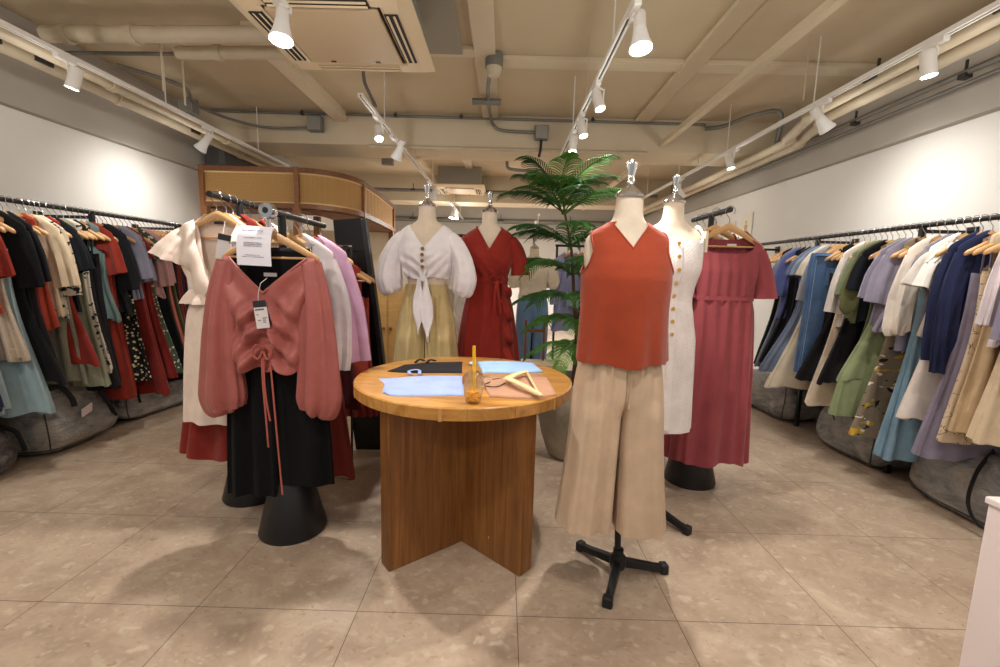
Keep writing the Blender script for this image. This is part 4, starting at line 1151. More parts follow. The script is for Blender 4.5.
MB().box((.005, .0, -.268), (.056, .003, .016)).build('neck_label', plain('woven_label', (222, 216, 214), .8), bl, smooth=False)
tg = thing('price_tag', 'black and white price tag hanging from the pink blouse neckline', 'tag', (-1.02 - .015, 1.87, 1.165))
MB().tube([(.012, .058, .062), (.008, .01, .04), (.002, 0, 0), (0, 0, -.035)], 0.0016, 5).build('string', plain('tag_string', (220, 214, 210), .8), tg)
mm = Matrix.Rotation(-.12, 3, 'Y')
MB().box(mm @ Vector((0, 0, -.092)), (.056, .002, .118), M=mm).build('card', plain('tag_card', (226, 218, 216), .6), tg, smooth=False)
MB().box(mm @ Vector((0, -.0015, -.047)), (.056, .002, .028), M=mm).build('black_header', plain('tag_black', (36, 36, 42), .6), tg, smooth=False)
bt = MB()
ri = random.Random(3)
for (z, w_, x0) in ((-.071, .038, -.004), (-.092, .006, -.016), (-.108, .012, .010), (-.117, .012, .010), (-.126, .012, .010), (-.117, .006, -.014)):
    x = x0 - w_ / 2
    while x < x0 + w_ / 2:
        q = ri.uniform(.003, .006)
        bt.box(mm @ Vector((x + q / 2, -.0015, z)), (q, .0012, .0065 if z > -.08 else .004), M=mm); x += q + .0016
bt.build('print', plain('tag_print', (70, 66, 70), .7), tg, smooth=False)
# paper notice over the hanger
nt = thing('paper_notice', 'white printed paper notice draped over the pink blouse hanger', 'notice', (-1.05, 1.90, 1.44))
b = MB()
rows = []
for j in range(13):
    u = j / 12
    z = .005 - .165 * u; y = -.014 * sin(u * PI * .6) - .012 + .03 * (1 - u) ** 6
    rows.append([(-.072 + .144 * i / 10 + .004 * u, y - .006 * sin(i / 10 * PI), z - .004 * i / 10) for i in range(11)])
rows.insert(0, [(p[0], p[1] + .03, p[2] - .02) for p in rows[0]])
b.grid(rows, False); b.build('sheet', plain('notice_paper', (236, 232, 240), .7), nt)
b = MB()
for (z, w_, hh, gaps) in ((-.016, .092, .0052, (6, 4, 3, 4)), (-.045, .075, .0034, (9, 3, 8)), (-.066, .076, .0040, (4, 4, 4, 6, 4)), (-.073, .076, .0040, (4, 4, 4, 6, 4)), (-.080, .076, .0040, (4, 4, 4, 6, 4)), (-.117, .066, .0030, (8, 6, 7)), (-.124, .094, .0030, (5, 7, 4, 8))):
    x = -w_ / 2
    b = MB()
    u = -(z - .005) / .165
    for wd_i in range(60):
        q = ri.uniform(.0022, .0044)
        if x + q > w_ / 2: break
        i = (x + .072) / .0144
        y = -.014 * sin(u * PI * .6) - .012 - .006 * sin(i / 10 * PI) - .0012
        b.box((x + q / 2 + .004 * u, y, z - .004 * i / 10), (q, .0008, hh)); x += q + (.0014 if ri.random() < .8 else .0042)
    b.build('text_line', plain('notice_print', (150, 146, 154), .8), nt, smooth=False)

# ------------------------------------------------------------------ trousers helper
def trousers(mb, zs, zcrotch, seed=0, gap=0.0, nv=60, nu=64, folds=5, amp=0.006, hemz=(None, None), crease=0.012, yo=0.0, pleats=()):
    """zs rows: (z, outer half width, half depth, inner offset from the middle)"""
    r = random.Random(seed)
    for s in (-1, 1):
        fo = rf(r, folds, folds + 5, amp, 3)
        zb = hemz[0 if s < 0 else 1] or zs[-1][0]
        rows = []
        for j in range(nv + 1):
            v = (j / nv)
            z = zs[0][0] + (zb - zs[0][0]) * v
            hw_, hd, inn = pint(zs, z)
            row = []
            q = sm((z - zcrotch) / .10)                          # 1 near the waist, 0 down the leg
            for i in range(nu):
                a = 2 * PI * i / nu
                ca, sa = cos(a), sin(a)
                x = inn + (hw_ - inn) * (0.5 + 0.5 * ca)
                p = 0.30 - 0.12 * q if ca < 0 else 1 - 0.12 * q
                y = hd * math.copysign(abs(sa) ** p, sa)
                if q > 0:
                    yu = hd * max(0.0, 1 - (x / (hw_ * 1.001)) ** 2) ** .46 * max(-1, min(1, sa * 9))
                    y = y * (1 - q) + yu * q
                d = sum(am * sin(n * a + ph + dr * v) for n, am, ph, dr in fo) * sm(v * 2.2)
                y += d * (1 if sa > 0 else -1) * min(1, abs(sa) * 3)
                fr_ = math.exp(-((a - 1.5 * PI) / .16) ** 2)
                y -= crease * fr_ * sm(v * 3)
                if sa < 0:
                    for x0, dp, zt_, ln in pleats:
                        fd = sm((zt_ - z) / .02) * (1 - sm((zt_ - z) / ln))
                        y -= dp * fd * (math.exp(-((x - x0) / .007) ** 2) - math.exp(-((x - x0 - .014) / .009) ** 2))
                row.append((s * x, y + yo, z))
            rows.append(row)
        mb.grid(rows, True)
    return mb

# ------------------------------------------------------------------ black culottes behind the pink blouse
clip_hanger((-1.02, 1.975, 1.509), 0.0, 'chrome clip hanger holding the black culottes behind the pink blouse', .38, .135)
cu = thing('culottes', 'wide black culottes hanging below the dusty pink blouse', 'trousers', (-1.02, 1.97, 1.509))
b = MB()
trousers(b, [(-.165, .165, .018, 0), (-.24, .18, .022, 0), (-.60, .215, .030, .0), (-1.0, .240, .034, .0), (-1.29, .252, .038, .002)], -.62, 5, amp=.010, hemz=(-1.29, -1.235), crease=.0, folds=3)
b.build('legs', fabric((12, 12, 13), wr=.25), cu)
MB().tube([(-.165, 0, -.175), (.165, 0, -.175)], .02, 10, flat=1.3).build('waistband', fabric((14, 14, 16)), cu)
b = MB()
for s in (-1, 1): b.box((s * .15, -.036, -.30), (.004, .004, .16))
b.build('pocket_seam', fabric((14, 14, 16)), cu)

# ------------------------------------------------------------------ other clothes on the pink blouse's stand
def on_stand(x, zr, lst, where, seed0, group=None):
    for k, (y, txt, nm, cat, c, hemz, hw_, slv, opt) in enumerate(lst):
        rz = random.Random(seed0 + k).uniform(-.06, .06)
        dx = opt.pop('dx', 0)
        garment(nm, txt + ' ' + where, cat, (x + dx, y, zr), rz, c, hemz - zr, hw_, slv, seed=seed0 + k, **opt)
        place_hanger((x + dx, y, zr), rz, 'wooden hanger holding the ' + txt, group)
on_stand(-1.04, 1.509, [
    (2.135, 'white long sleeved blouse', 'blouse', 'blouse', (226, 218, 220), .82, .19, 'long', dict(sl=.50, dx=.01)),
    (2.20, 'lilac pink loose blouse with wide sleeves', 'blouse', 'blouse', (206, 164, 192), .86, .23, 'short', dict(sl=.47, sw=.085, dx=.055)),
    (2.28, 'dark rust maxi dress below the lilac blouse', 'dress', 'dress', (128, 46, 38), .17, .26, None, dict(amp=.016, hemd=.05)),
    (2.36, 'white tee shirt with narrow shoulders', 'tee_shirt', 'tee shirt', (228, 222, 220), .9, .16, None, {}),
    (2.44, 'plum dress farthest back', 'dress', 'dress', (96, 44, 50), .5, .24, None, {}),
], 'on the pink blouse stand', 500)
on_stand(-1.03, 1.40, [
    (2.72, 'rust red dress with gathered tier', 'dress', 'dress', (150, 54, 42), .42, .20, None, dict(tiers=[(-.80, -1.04, .20, .25)])),
    (2.84, 'second rust red slip dress', 'dress', 'dress', (146, 52, 40), .5, .20, 'strap', {}),
], 'on the thin wire stand', 520)

# ------------------------------------------------------------------ cream wrap dress and its stand
m_cream = fabric((236, 216, 200), wr=.25)
CX = -1.38
place_hanger((CX, 2.17, 1.604), 0.0, 'wooden hanger holding the cream wrap dress with flutter sleeves')
cd = thing('dress', 'cream wrap dress with ruffled neckline and flutter sleeves on its stand', 'dress', (CX, 2.17, 1.604))
b = MB()
pr = [(-.085, .060, .014, .008), (-.13, .125, .02, .01), (-.175, .185, .022, .012), (-.215, .205, .03, .006), (-.34, .175, .05, -.01), (-.455, .135, .045, -.006), (-.60, .165, .055, -.006), (-1.11, .205, .065, -.006)]
vn = vneck(pr, .10, -.12, -.44)
def top_(a):
    f = abs(front(a))
    if f < PI / 2:
        z = vn(f)
        if z is not None: return z
    if PI - f < 1.0: return -.085 - .03 * (1 - (PI - f) ** 2)
    return -.085
shell(b, pr, top_, -1.11, 120, 70, [(6, .010, .5, .8), (9, .007, 2, -.6), (13, .004, 1, 1)], (-.42, -1.1, .7), 1, .85, None, 1.15)
b.build('body', m_cream, cd)
for s in (-1, 1):
    b = MB(); r = random.Random(21 + s)
    sleeve(b, [(s * .150, .008, -.185), (s * .185, .0, -.225), (s * .208, -.008, -.268), (s * .222, -.012, -.305)], [(.050, .03), (.066, .045), (.080, .055), (.092, .062)], 60,
           [(7, .012, r.uniform(0, 6), 1), (11, .007, r.uniform(0, 6), 1)], 1.2, 7)
    b.build('sleeve', m_cream, cd)
    rows = []
    for i in range(41):      # ruffle following the neckline
        u = i / 40
        cx_ = s * (.105 * (1 - u) + .008 * u); cz = -.115 - .33 * u; cy = -.012 - .045 * sm(u * 2.5)
        wd = .075 * (1 - .35 * u)
        wv = .007 * sin(u * 15 + s)
        rows.append([(cx_, cy, cz), (cx_ + s * wd * .5, cy - .012 + wv * .4, cz - .020), (cx_ + s * wd, cy - .008 + wv * 1.5, cz - .062 - .012 * sin(u * 15 + 1.4))])
    MB().grid(rows, False).build('ruffle', m_cream, cd, thick=.002)
b = MB()
shell(b, [(-.445, .140, .050, -.006), (-.47, .158, .062, -.006), (-.515, .182, .078, -.006)], -.445, -.515, 120, 10, [(15, .010, .4, 0), (9, .008, 1, 0)], (-.44, -.5, .6), 1, .9)
b.build('peplum', m_cream, cd)
MB().box((0, .012, -.125), (.045, .003, .014)).build('neck_label', plain('dark_label', (52, 48, 52), .8), cd, smooth=False)
t2 = thing('price_tag', 'dark topped price tag on the cream wrap dress', 'tag', (CX + .075, 2.085, 1.36))
mt2 = Matrix.Rotation(.2, 3, 'Y')
MB().box(mt2 @ Vector((0, 0, 0)), (.06, .002, .11), M=mt2).build('card', plain('tag_card', (226, 218, 216), .6), t2, smooth=False)
MB().box(mt2 @ Vector((0, -.0015, .045)), (.06, .002, .028), M=mt2).build('black_header', plain('tag_black', (36, 36, 42), .6), t2, smooth=False)
MB().tube([(0, 0, .055), (-.004, .03, .12)], .0014, 5).build('string', plain('tag_string', (220, 214, 210), .8), t2)
on_stand(-1.38, 1.604, [
    (2.245, 'rust maxi dress showing below the cream wrap dress', 'dress', 'dress', (132, 42, 34), .28, .30, None, dict(amp=.022, hemd=.06, nf=(5, 8))),
    (2.30, 'terracotta dress second behind the cream wrap dress', 'dress', 'dress', (150, 66, 52), .42, .26, 'strap', {}),
    (2.41, 'brick red dress third behind the cream wrap dress', 'dress', 'dress', (134, 44, 36), .4, .25, None, {}),
    (2.455, 'cream dress last behind the cream wrap dress', 'dress', 'dress', (224, 210, 196), .5, .24, None, {}),
], 'on its stand', 540)

# ------------------------------------------------------------------ rose dress and its stand
m_rose = fabric((146, 68, 72), wr=.22)
RX, RY, RZ_ = 1.225, 2.50, 1.647
place_hanger((RX, RY, RZ_), 0.0, 'wooden hanger holding the rose short sleeved maxi dress')
rd = thing('dress', 'rose short sleeved maxi dress with pleated bodice hanging on its stand', 'dress', (RX, RY, RZ_))
pr = [(-.110, .105, .016, .008), (-.14, .140, .019, .01), (-.185, .195, .024, .012), (-.225, .205, .035, .004), (-.34, .180, .055, -.008), (-.475, .160, .055, -.008), (-.56, .178, .06, -.008), (-1.0, .200, .066, -.008), (-1.44, .215, .070, -.008)]
def rtop(a):
    f = abs(front(a)); b_ = PI - f
    if f < 1.05: return -.110 - .125 * (1 - (f / 1.05) ** 4)
    if b_ < 1.05: return -.110 - .045 * (1 - (b_ / 1.05) ** 4)
    return -.110
def rext(a, z, x, y):
    if z > -.475: d = .0035 * sin(x * 120) * sm((-z - .14) / .1)
    else: d = .006 * sin(x * 95 + z * 3) * math.exp(-(-z - .475) / .5)
    return (0, d * (1 if sin(a) < 0 else -1), 0)
b = MB()
shell(b, pr, rtop, lambda a: -1.43 + .012 * sin(4 * a), 220, 90, [(7, .012, .5, .4), (11, .008, 2, -.4), (16, .004, 1, .5)], (-.50, -1.4, .9), 1, .85, None, 1.0, rext)
b.build('body', m_rose, rd)
for s in (-1, 1):
    b = MB()
    sleeve(b, [(s * .170, .010, -.225), (s * .205, .002, -.32), (s * .222, -.004, -.41), (s * .226, -.006, -.475)], [(.052, .03), (.052, .04), (.056, .044), (.068, .05)], 40, [(6, .006, s, 1), (10, .004, 2, 1)], 1.2, 8)
    b.build('sleeve', m_rose, rd)
b = MB(); shell(b, [(-.466, .1655, .0605, -.008), (-.488, .1665, .0615, -.008)], -.466, -.49, 100, 3, (), ex=1, ey=.85); b.build('waist_seam', m_rose, rd)
MB().box((.03, .012, -.185), (.05, .003, .012)).build('neck_label', plain('woven_label', (222, 216, 214), .8), rd, smooth=False)
on_stand(1.215, 1.647, [
    (2.575, 'dark rose dress just behind the rose maxi dress', 'dress', 'dress', (140, 56, 60), .21, .25, 'strap', dict(dx=-.03)),
    (2.63, 'wine red dress deeper behind the rose maxi dress', 'dress', 'dress', (112, 44, 50), .35, .24, 'strap', {}),
    (2.78, 'beige dress on the back half of the rail', 'dress', 'dress', (206, 186, 160), .4, .22, 'strap', {}),
    (2.86, 'terracotta dress at the back end of the rail', 'dress', 'dress', (160, 84, 66), .4, .22, 'strap', {}),
], 'of the rose stand', 560)

# ================================================================== MANNEQUINS
M_linen = fabric((228, 212, 190), wr=.05, rough=.9)
def mannequin(loc, nz, label, k=1.0, base='tripod', rz=0, dx=0.0, hip=True, skin=None, feet=(150, 15, 262)):
    """dress form: torso, neck cap with chrome finial, pole, base; nz = height of the neck top"""
    t = thing('mannequin', label, 'mannequin', loc, rz)
    pr = [(0, .050, .048, .0), (-.05, .0525, .052, .002), (-.082, .058, .057, .005), (-.105, .082, .060, .006), (-.128, .122, .062, .006), (-.150, .150, .066, .004), (-.180, .163, .074, .0), (-.22, .165, .088, -.005),
          (-.27, .160, .104, -.012), (-.32, .154, .116, -.018), (-.38, .141, .104, -.010), (-.46, .122, .090, .0), (-.52, .121, .090, .002), (-.60, .142, .102, .004), (-.68, .162, .114, .008), (-.74, .160, .110, .010), (-.76, .150, .104, .010)]
    pr = [(z, a * k, b_ * k, c_ * k) for z, a, b_, c_ in pr]
    b = MB(); shell(b, pr, nz * 0, -.76, 56, 60, (), ex=1, ey=.95)
    b.v = [(x + dx, y, z + nz) for x, y, z in b.v]
    n = 56
    b.f.append(tuple(range(n))); b.f.append(tuple(60 * n + i for i in reversed(range(n))))
    b.build('torso', skin or M_linen, t)
    cp = [(.056 * k, nz - .004), (.058 * k, nz + .004), (.050 * k, nz + .012), (.034 * k, nz + .026), (.022 * k, nz + .034), (.016 * k, nz + .040), (.0001, nz + .041)]
    MB().lathe(cp, 32, (dx, 0, 0), None, True, False).build('neck_cap', M_chrome, t)
    fn = [(.011, nz + .038), (.016, nz + .046), (.013, nz + .054), (.015, nz + .062), (.012, nz + .068), (.0145, nz + .085), (.021, nz + .118), (.020, nz + .126), (.010, nz + .134), (.0001, nz + .137)]
    MB().lathe([(r_ * k, z) for r_, z in fn], 24, (dx, 0, 0), None, True, False).build('finial', M_chrome, t)
    MB().tube([(0, 0, .05), (dx * .6, 0, nz * .4), (dx, 0, nz - .75)], .0135, 14).build('pole', M_black, t)
    if base == 'tripod':
        MB().lathe([(.030, .035), (.034, .05), (.034, .085), (.022, .095), (.022, .12), (.014, .125)], 24).build('hub', M_black, t)
        for d in feet:
            a = math.radians(d)
            u = Vector((cos(a), sin(a), 0)); sd = Vector((-sin(a), cos(a), 0))
            rows = []
            for r_, zt, zb, w_ in ((.015, .080, .045, .019), (.09, .062, .030, .018), (.165, .044, .016, .017), (.195, .040, .012, .017)):
                rows.append([u * r_ + sd * w_ + Vector((0, 0, zb)), u * r_ + sd * w_ * .8 + Vector((0, 0, zt)), u * r_ - sd * w_ * .8 + Vector((0, 0, zt)), u * r_ - sd * w_ + Vector((0, 0, zb))])
            lg = MB().grid(rows, True, True, True).build('leg', M_black, t, smooth=False, bev=.004)
            m3 = Matrix.Rotation(a, 3, 'Z')
            MB().box(u * .208 + Vector((0, 0, .022)), (.034, .040, .044), M=m3).build('foot_cap', plain('rubber_black', (20, 20, 21), .6), lg, smooth=False, bev=.007)
    elif base == 'cone':
        MB().lathe([(0.002, 0), (.15, 0), (.155, .012), (.06, .25), (.02, .26)], 40).build('cone_base', M_blackm, t)
    else:
        MB().lathe([(.002, 0), (.15, 0), (.155, .006), (.15, .014), (.03, .03), (.02, .05)], 40).build('disc_base', M_black, t)
    return t

# ---- A: rust sleeveless top, beige wide trousers
mannequin((.521, 1.765, 0), 1.576, 'dress form in rust top and beige trousers on black tripod, nearest the front', 1.0, dx=-.046, feet=(128, 6, 246))
AX, AY, AZ = .475, 1.765, 1.576
m_rust = fabric((162, 66, 38), wr=.3, wscale=9, satin=False, sheen=.25)
tp = thing('top', 'rust orange sleeveless V neck top on the front dress form', 'top', (AX, AY, AZ))
pr = [(-.082, .064, .063, .005), (-.105, .090, .067, .006), (-.128, .130, .069, .006), (-.150, .158, .073, .004), (-.180, .171, .082, -.001), (-.22, .173, .098, -.006), (-.27, .174, .118, -.013), (-.32, .174, .130, -.018), (-.42, .172, .130, -.016), (-.63, .180, .134, -.010)]
vn2 = vneck(pr, .066, -.112, -.200)
def top2(a):
    f = abs(front(a))
    if f < PI / 2:
        z = vn2(f)
        if z is not None: return z
        return -.098
    return -.098
def hole2(a, z):
    sx = abs(cos(a))
    u = math.acos(min(1, sx))                     # angle from the side
    if not (-.292 < z < -.132): return False
    return u < .60 * math.sqrt(max(0, 1 - ((z + .212) / .080) ** 2)) + (.08 if z > -.2 else 0)
b = MB()
shell(b, pr, top2, lambda a: -.628 - .012 * cos(front(a)) + .006 * sin(5 * a), 220, 110, [(8, .007, .7, .8), (5, .006, 2.0, -.5), (13, .003, .3, 1)], (-.34, -.63, 1.0), 1, .95, hole2, 1.15)
b.build('body', m_rust, tp)
for s in (-1, 1):
    pts = []
    for k in range(25):
        q = 2 * PI * k / 24
        z = -.212 + .080 * cos(q); u = .60 * sin(q) + (.04 if sin(q) > 0 else -.04) * (cos(q) > 0)
        hw_, hd, yo = pint(pr, z)
        pts.append((s * (hw_ + .001) * cos(u), -(hd + .001) * math.copysign(abs(sin(u)) ** .95, sin(u)) + yo, z))
    MB().tube(pts, .0042, 7, cap=False).build('armhole_binding', m_rust, tp)
pts = []
for k in range(-20, 21):
    f = k / 20 * .86
    z = vn2(abs(f))
    if z is None: continue
    hw_, hd, yo = pint(pr, z)
    pts.append((hw_ * sin(f), -hd * abs(cos(f)) ** .95 + yo, z))
MB().tube(pts, .0035, 7).build('neck_binding', m_rust, tp)
m_beige = fabric((206, 179, 151), wr=.22, wscale=7)
tr = thing('trousers', 'beige wide leg trousers with centre pleats on the front dress form', 'trousers', (AX, AY, AZ))
b = MB()
trousers(b, [(-.53, .132, .100, 0), (-.62, .158, .116, 0), (-.74, .178, .126, 0), (-.90, .188, .122, .002), (-1.10, .205, .118, .006), (-1.335, .232, .118, .010)], -.86, 9, amp=.008, hemz=(-1.325, -1.335), crease=.006, folds=4, nv=90, nu=150, pleats=((.055, .010, -.585, .30), (.098, .008, -.585, .24)))
b.build('legs', m_beige, tr)
b = MB(); shell(b, [(-.52, .131, .101, 0), (-.57, .145, .110, 0)], -.52, -.57, 80, 3, (), ex=1, ey=.9); b.build('waistband', m_beige, tr)
b = MB(); b.tube(spl([(.014, -.120, -.60), (.016, -.130, -.70), (.010, -.132, -.80)], 5), .0035, 6, flat=.6); b.build('fly', m_beige, tr)

# ---- B: white eyelet dress
mannequin((.825, 2.25, 0), 1.64, 'dress form in white eyelet dress standing behind the rust top form', .92, rz=.0, feet=(120, -52, 215))
BX, BY, BZ = .825, 2.25, 1.64
m_eye = fabric((238, 230, 226), 'eyelet', wr=.12)
ed = thing('dress', 'white eyelet dress with gold button front on the second dress form', 'dress', (BX, BY, BZ))
pr = [(-.17, .150, .090, -.004), (-.20, .152, .096, -.008), (-.25, .150, .106, -.012), (-.32, .145, .114, -.016), (-.40, .128, .100, -.006), (-.47, .120, .092, 0), (-.56, .134, .102, .004), (-.70, .158, .116, .008), (-1.14, .168, .122, .006)]
def btop(a):
    f = abs(front(a))
    return -.185 - (.02 * math.exp(-(f / .2) ** 2)) if f < 1.25 else -.185 - .05 * sm((f - 1.25) / .6)
b = MB(); shell(b, pr, btop, -1.14, 130, 70, [(7, .004, 1, .5), (11, .003, 2, 0)], (-.55, -1.1, 1), 1, .95); b.build('body', m_eye, ed)
for s in (-1, 1):
    z0 = -.19; hw_, hd, yo = pint(pr, z0)
    MB().tube(spl([(s * .118, -.074, -.20), (s * .124, -.064, -.155), (s * .118, -.01, -.118), (s * .118, .05, -.14), (s * .118, .075, -.20)], 6), .010, 8, flat=.25, up=(1, 0, 0)).build('strap', m_eye, ed)
b = MB(); rows = []
for k in range(40):
    z = -.205 - .93 * k / 39; hw_, hd, yo = pint(pr, z)
    rows.append([(x - .004, yo - hd * abs(math.sqrt(max(0, 1 - (x / hw_) ** 2))) ** .95 - .004, z) for x in (-.02, -.01, 0, .01, .02)])
MB().grid(rows, False).build('button_placket', fabric((240, 234, 230)), ed, thick=.002)
gold = plain('gold_button', (206, 164, 84), .4, .1)
for k in range(8):
    z = -.205 - .062 * k; hw_, hd, yo = pint(pr, z)
    MB().lathe([(.0085, 0), (.0095, .002), (.0085, .004), (.004, .0035), (.0001, .003)], 16, (-.004, yo - hd - .006, z), align((0, -1, 0)), True, False).build('button', gold, ed)
tgs = thing('price_tag', 'plain cream price tag hanging from the white eyelet dress strap', 'tag', (BX + .150, BY - .03, BZ - .16))
MB().box((0, 0, -.03), (.012, .05, .10)).build('card', plain('tag_cream', (220, 208, 182), .7), tgs, smooth=False)
MB().tube([(0, 0, .02), (-.01, 0, .045)], .0014, 5).build('string', plain('tag_string', (220, 214, 210), .8), tgs)

# ---- C: white tie blouse, khaki satin trousers
mannequin((-.49, 2.85, 0), 1.678, 'dress form in white tie blouse and khaki trousers behind the table', 1.0, base='cone')
CXx, CY, CZ = -.49, 2.85, 1.678
m_white = fabric((242, 238, 240), wr=.45, wscale=13)
wb = thing('blouse', 'white V neck blouse with balloon sleeves, brown buttons and knotted tie front', 'blouse', (CXx, CY, CZ))
pr = [(-.082, .064, .063, .005), (-.105, .092, .067, .006), (-.128, .132, .069, .006), (-.150, .160, .074, .004), (-.180, .175, .084, -.001), (-.22, .178, .100, -.006), (-.27, .176, .118, -.013), (-.32, .168, .130, -.018), (-.39, .150, .118, -.014), (-.44, .134, .104, -.004), (-.46, .132, .102, -.002)]
vn3 = vneck(pr, .108, -.118, -.262)
def top3(a):
    f = abs(front(a))
    if f < PI / 2:
        z = vn3(f)
        if z is not None: return z
    return -.112
def cext(a, z, x, y):
    if sin(a) > .2: return (0, 0, 0)
    k = sm((-z - .26) / .1)
    return (0, -.008 * k * sin((z - .8 * abs(x)) * 95 + 1.2 * sin(x * 30)), 0)
b = MB(); shell(b, pr, top3, lambda a: -.445 + .006 * sin(4 * a), 150, 70, [(9, .005, .5, 2), (14, .004, 2, -2)], (-.2, -.45, .8), 1, .95, None, 1.1, cext); b.build('body', m_white, wb)
for s in (-1, 1):
    b = MB(); r = random.Random(41 + s)
    sleeve(b, [(s * .135, .0, -.185), (s * .186, -.004, -.250), (s * .226, -.010, -.35), (s * .236, -.014, -.45), (s * .222, -.014, -.52), (s * .212, -.012, -.55)], [(.046, .050), (.060, .064), (.070, .072), (.080, .078), (.070, .066), (.044, .044)], 60,
           [(5, .007, r.uniform(0, 6), 2), (9, .004, r.uniform(0, 6), -2), (14, .003, 1, 2)], .5, 8)
    b.build('sleeve', m_white, wb)
horn = plain('horn_button', (128, 86, 44), .3, 0, vary=.3)
for k in range(4):
    z = -.270 - .036 * k; hw_, hd, yo = pint(pr, z)
    MB().lathe([(.0095, 0), (.0115, .002), (.0105, .005), (.006, .004), (.0001, .0035)], 18, (-.004, yo - hd - .007, z), align((0, -1, .1)), True, False).build('button', horn, wb)
kx, kz = -.006, -.445
hw_, hd, yo = pint(pr, kz); ky = yo - hd - .018
kb = MB()
kb.lathe([(.001, -.022), (.016, -.016), (.021, 0), (.017, .014), (.001, .022)], 16, (kx, ky, kz))
kb.build('knot', m_white, wb)
for s, xe, ze, w0 in ((-1, -.030, -.79, .030), (1, .034, -.84, .034)):
    rows = []
    for k in range(25):
        u = k / 24
        xx = kx + s * .018 + (xe - kx - s * .018) * u; z = kz + (ze - kz) * u
        wd = w0 * (0.35 + 1.1 * sm(u * 2.2)) * (1 - .97 * sm((u - .55) / .45))
        rows.append([(xx + wd * (q / 6 - .5) * 2 * .8, ky - .010 - .012 * sm(u * 3) + .006 * sin(q * 1.3 + u * 4 + s), z) for q in range(7)])
    MB().grid(rows, False).build('tie_tail', m_white, wb, thick=.003)
    MB().tube(spl([(kx, ky - .01, kz), (kx + s * .014, ky - .01, kz + .035), (kx + s * .020, ky + .004, kz + .075)], 5), [.010] * 11, 8, flat=.5).build('tie_end', m_white, wb)
m_khaki = fabric((196, 174, 122), satin=True, wr=.35, wscale=8)
kt = thing('trousers', 'khaki satin wide leg trousers with pleats beneath the white tie blouse', 'trousers', (CXx, CY, CZ))
b = MB()
trousers(b, [(-.50, .132, .105, 0), (-.56, .144, .112, 0), (-.70, .178, .124, 0), (-.93, .205, .126, .002), (-1.2, .235, .125, .008), (-1.49, .262, .125, .014)], -.84, 17, amp=.009, hemz=(-1.49, -1.485), crease=.008, folds=4, nv=90, nu=140, pleats=((.045, .010, -.55, .34), (.085, .010, -.55, .30)))
b.build('legs', m_khaki, kt)
b = MB(); shell(b, [(-.485, .132, .106, 0), (-.535, .138, .110, 0)], -.485, -.535, 80, 3, (), ex=1, ey=.92); b.build('waistband', m_khaki, kt)
for x in (-.085, -.045, .05, .09):
    yb = -.111 * math.sqrt(max(0, 1 - (x / .13) ** 2)) ** .9 - .006
    MB().box((x, yb, -.512), (.013, .006, .062)).build('belt_loop', m_khaki, kt, smooth=False, bev=.002)

# ---- D: red wrap dress
mannequin((-.105, 3.05, 0), 1.678, 'dress form in red wrap dress between the white blouse form and the pine', .97, base='cone')
DX, DY, DZ = -.105, 3.05, 1.678
m_red = fabric((146, 44, 34), wr=.2, wscale=8)
dd = thing('dress', 'red short sleeved wrap dress with waist tie and side ruffle behind the table', 'dress', (DX, DY, DZ))
pr = [(-.080, .064, .063, .005), (-.105, .092, .067, .006), (-.128, .132, .069, .006), (-.150, .158, .074, .004), (-.180, .170, .084, -.001), (-.22, .172, .098, -.006), (-.27, .168, .116, -.013), (-.32, .162, .128, -.018), (-.38, .145, .112, -.012), (-.445, .130, .099, 0), (-.52, .140, .105, .002), (-.66, .172, .124, .006), (-.96, .214, .140, .006), (-1.36, .250, .150, .006)]
vn4 = vneck(pr, .088, -.098, -.258)
def top4(a):
    f = abs(front(a))
    if f < PI / 2:
        z = vn4(f)
        if z is not None: return z
    return -.095
def dext(a, z, x, y):
    if sin(a) > .2 or z < -.44: return (0, 0, 0)
    k = sm((-z - .24) / .12)
    return (0, -.005 * k * sin((z * .8 + x) * 100), 0)
b = MB(); shell(b, pr, top4, lambda a: -1.35 + .01 * sin(4 * a), 160, 90, [(7, .010, .5, .5), (11, .007, 2, -.4), (18, .003, 0, .6)], (-.46, -1.2, .8), 1, .95, None, 1.05, dext); b.build('body', m_red, dd)
for s in (-1, 1):
    b = MB()
    sleeve(b, [(s * .135, .0, -.182), (s * .178, -.004, -.25), (s * .205, -.008, -.34), (s * .212, -.010, -.415)], [(.046, .050), (.054, .060), (.056, .064), (.060, .066)], 44, [(5, .005, s, 1), (9, .003, 2, 1)], 1, 8)
    b.build('sleeve', m_red, dd)
b = MB(); rows = []           # crossing wrap edge
for k in range(30):
    u = k / 29; x = -.088 + .20 * u; z = -.098 - .335 * u
    hw_, hd, yo = pint(pr, z); q = min(.97, abs(x) / hw_)
    yy = yo - hd * math.sqrt(1 - q * q) ** .95
    rows.append((x, yy - .004, z))
b.tube(rows, .0045, 7, flat=.7).build('wrap_edge', m_red, dd)
b = MB(); shell(b, [(-.432, .134, .103, 0), (-.458, .135, .104, 0)], -.432, -.458, 100, 3, [(20, .0015, 0, 0)], (0, -.1, 1), 1, .95); b.build('waist_tie', m_red, dd)
b = MB(); tx, tz_ = .060, -.45; ty = -.108
for s in (-1, 1):
    b.tube(spl([(tx, ty, tz_), (tx + s * .028, ty - .022, tz_ + .03), (tx + s * .05, ty - .02, tz_), (tx + s * .025, ty - .015, tz_ - .018), (tx, ty - .004, tz_)], 5), .009, 8, flat=.5)
    b.tube(spl([(tx, ty - .008, tz_), (tx + s * .012, ty - .03, tz_ - .09), (tx + s * .02 + .01, ty - .036, tz_ - .22)], 5), .010, 8, flat=.35)
b.build('bow', m_red, dd)
rows = []                      # cascading ruffle down the wrap side
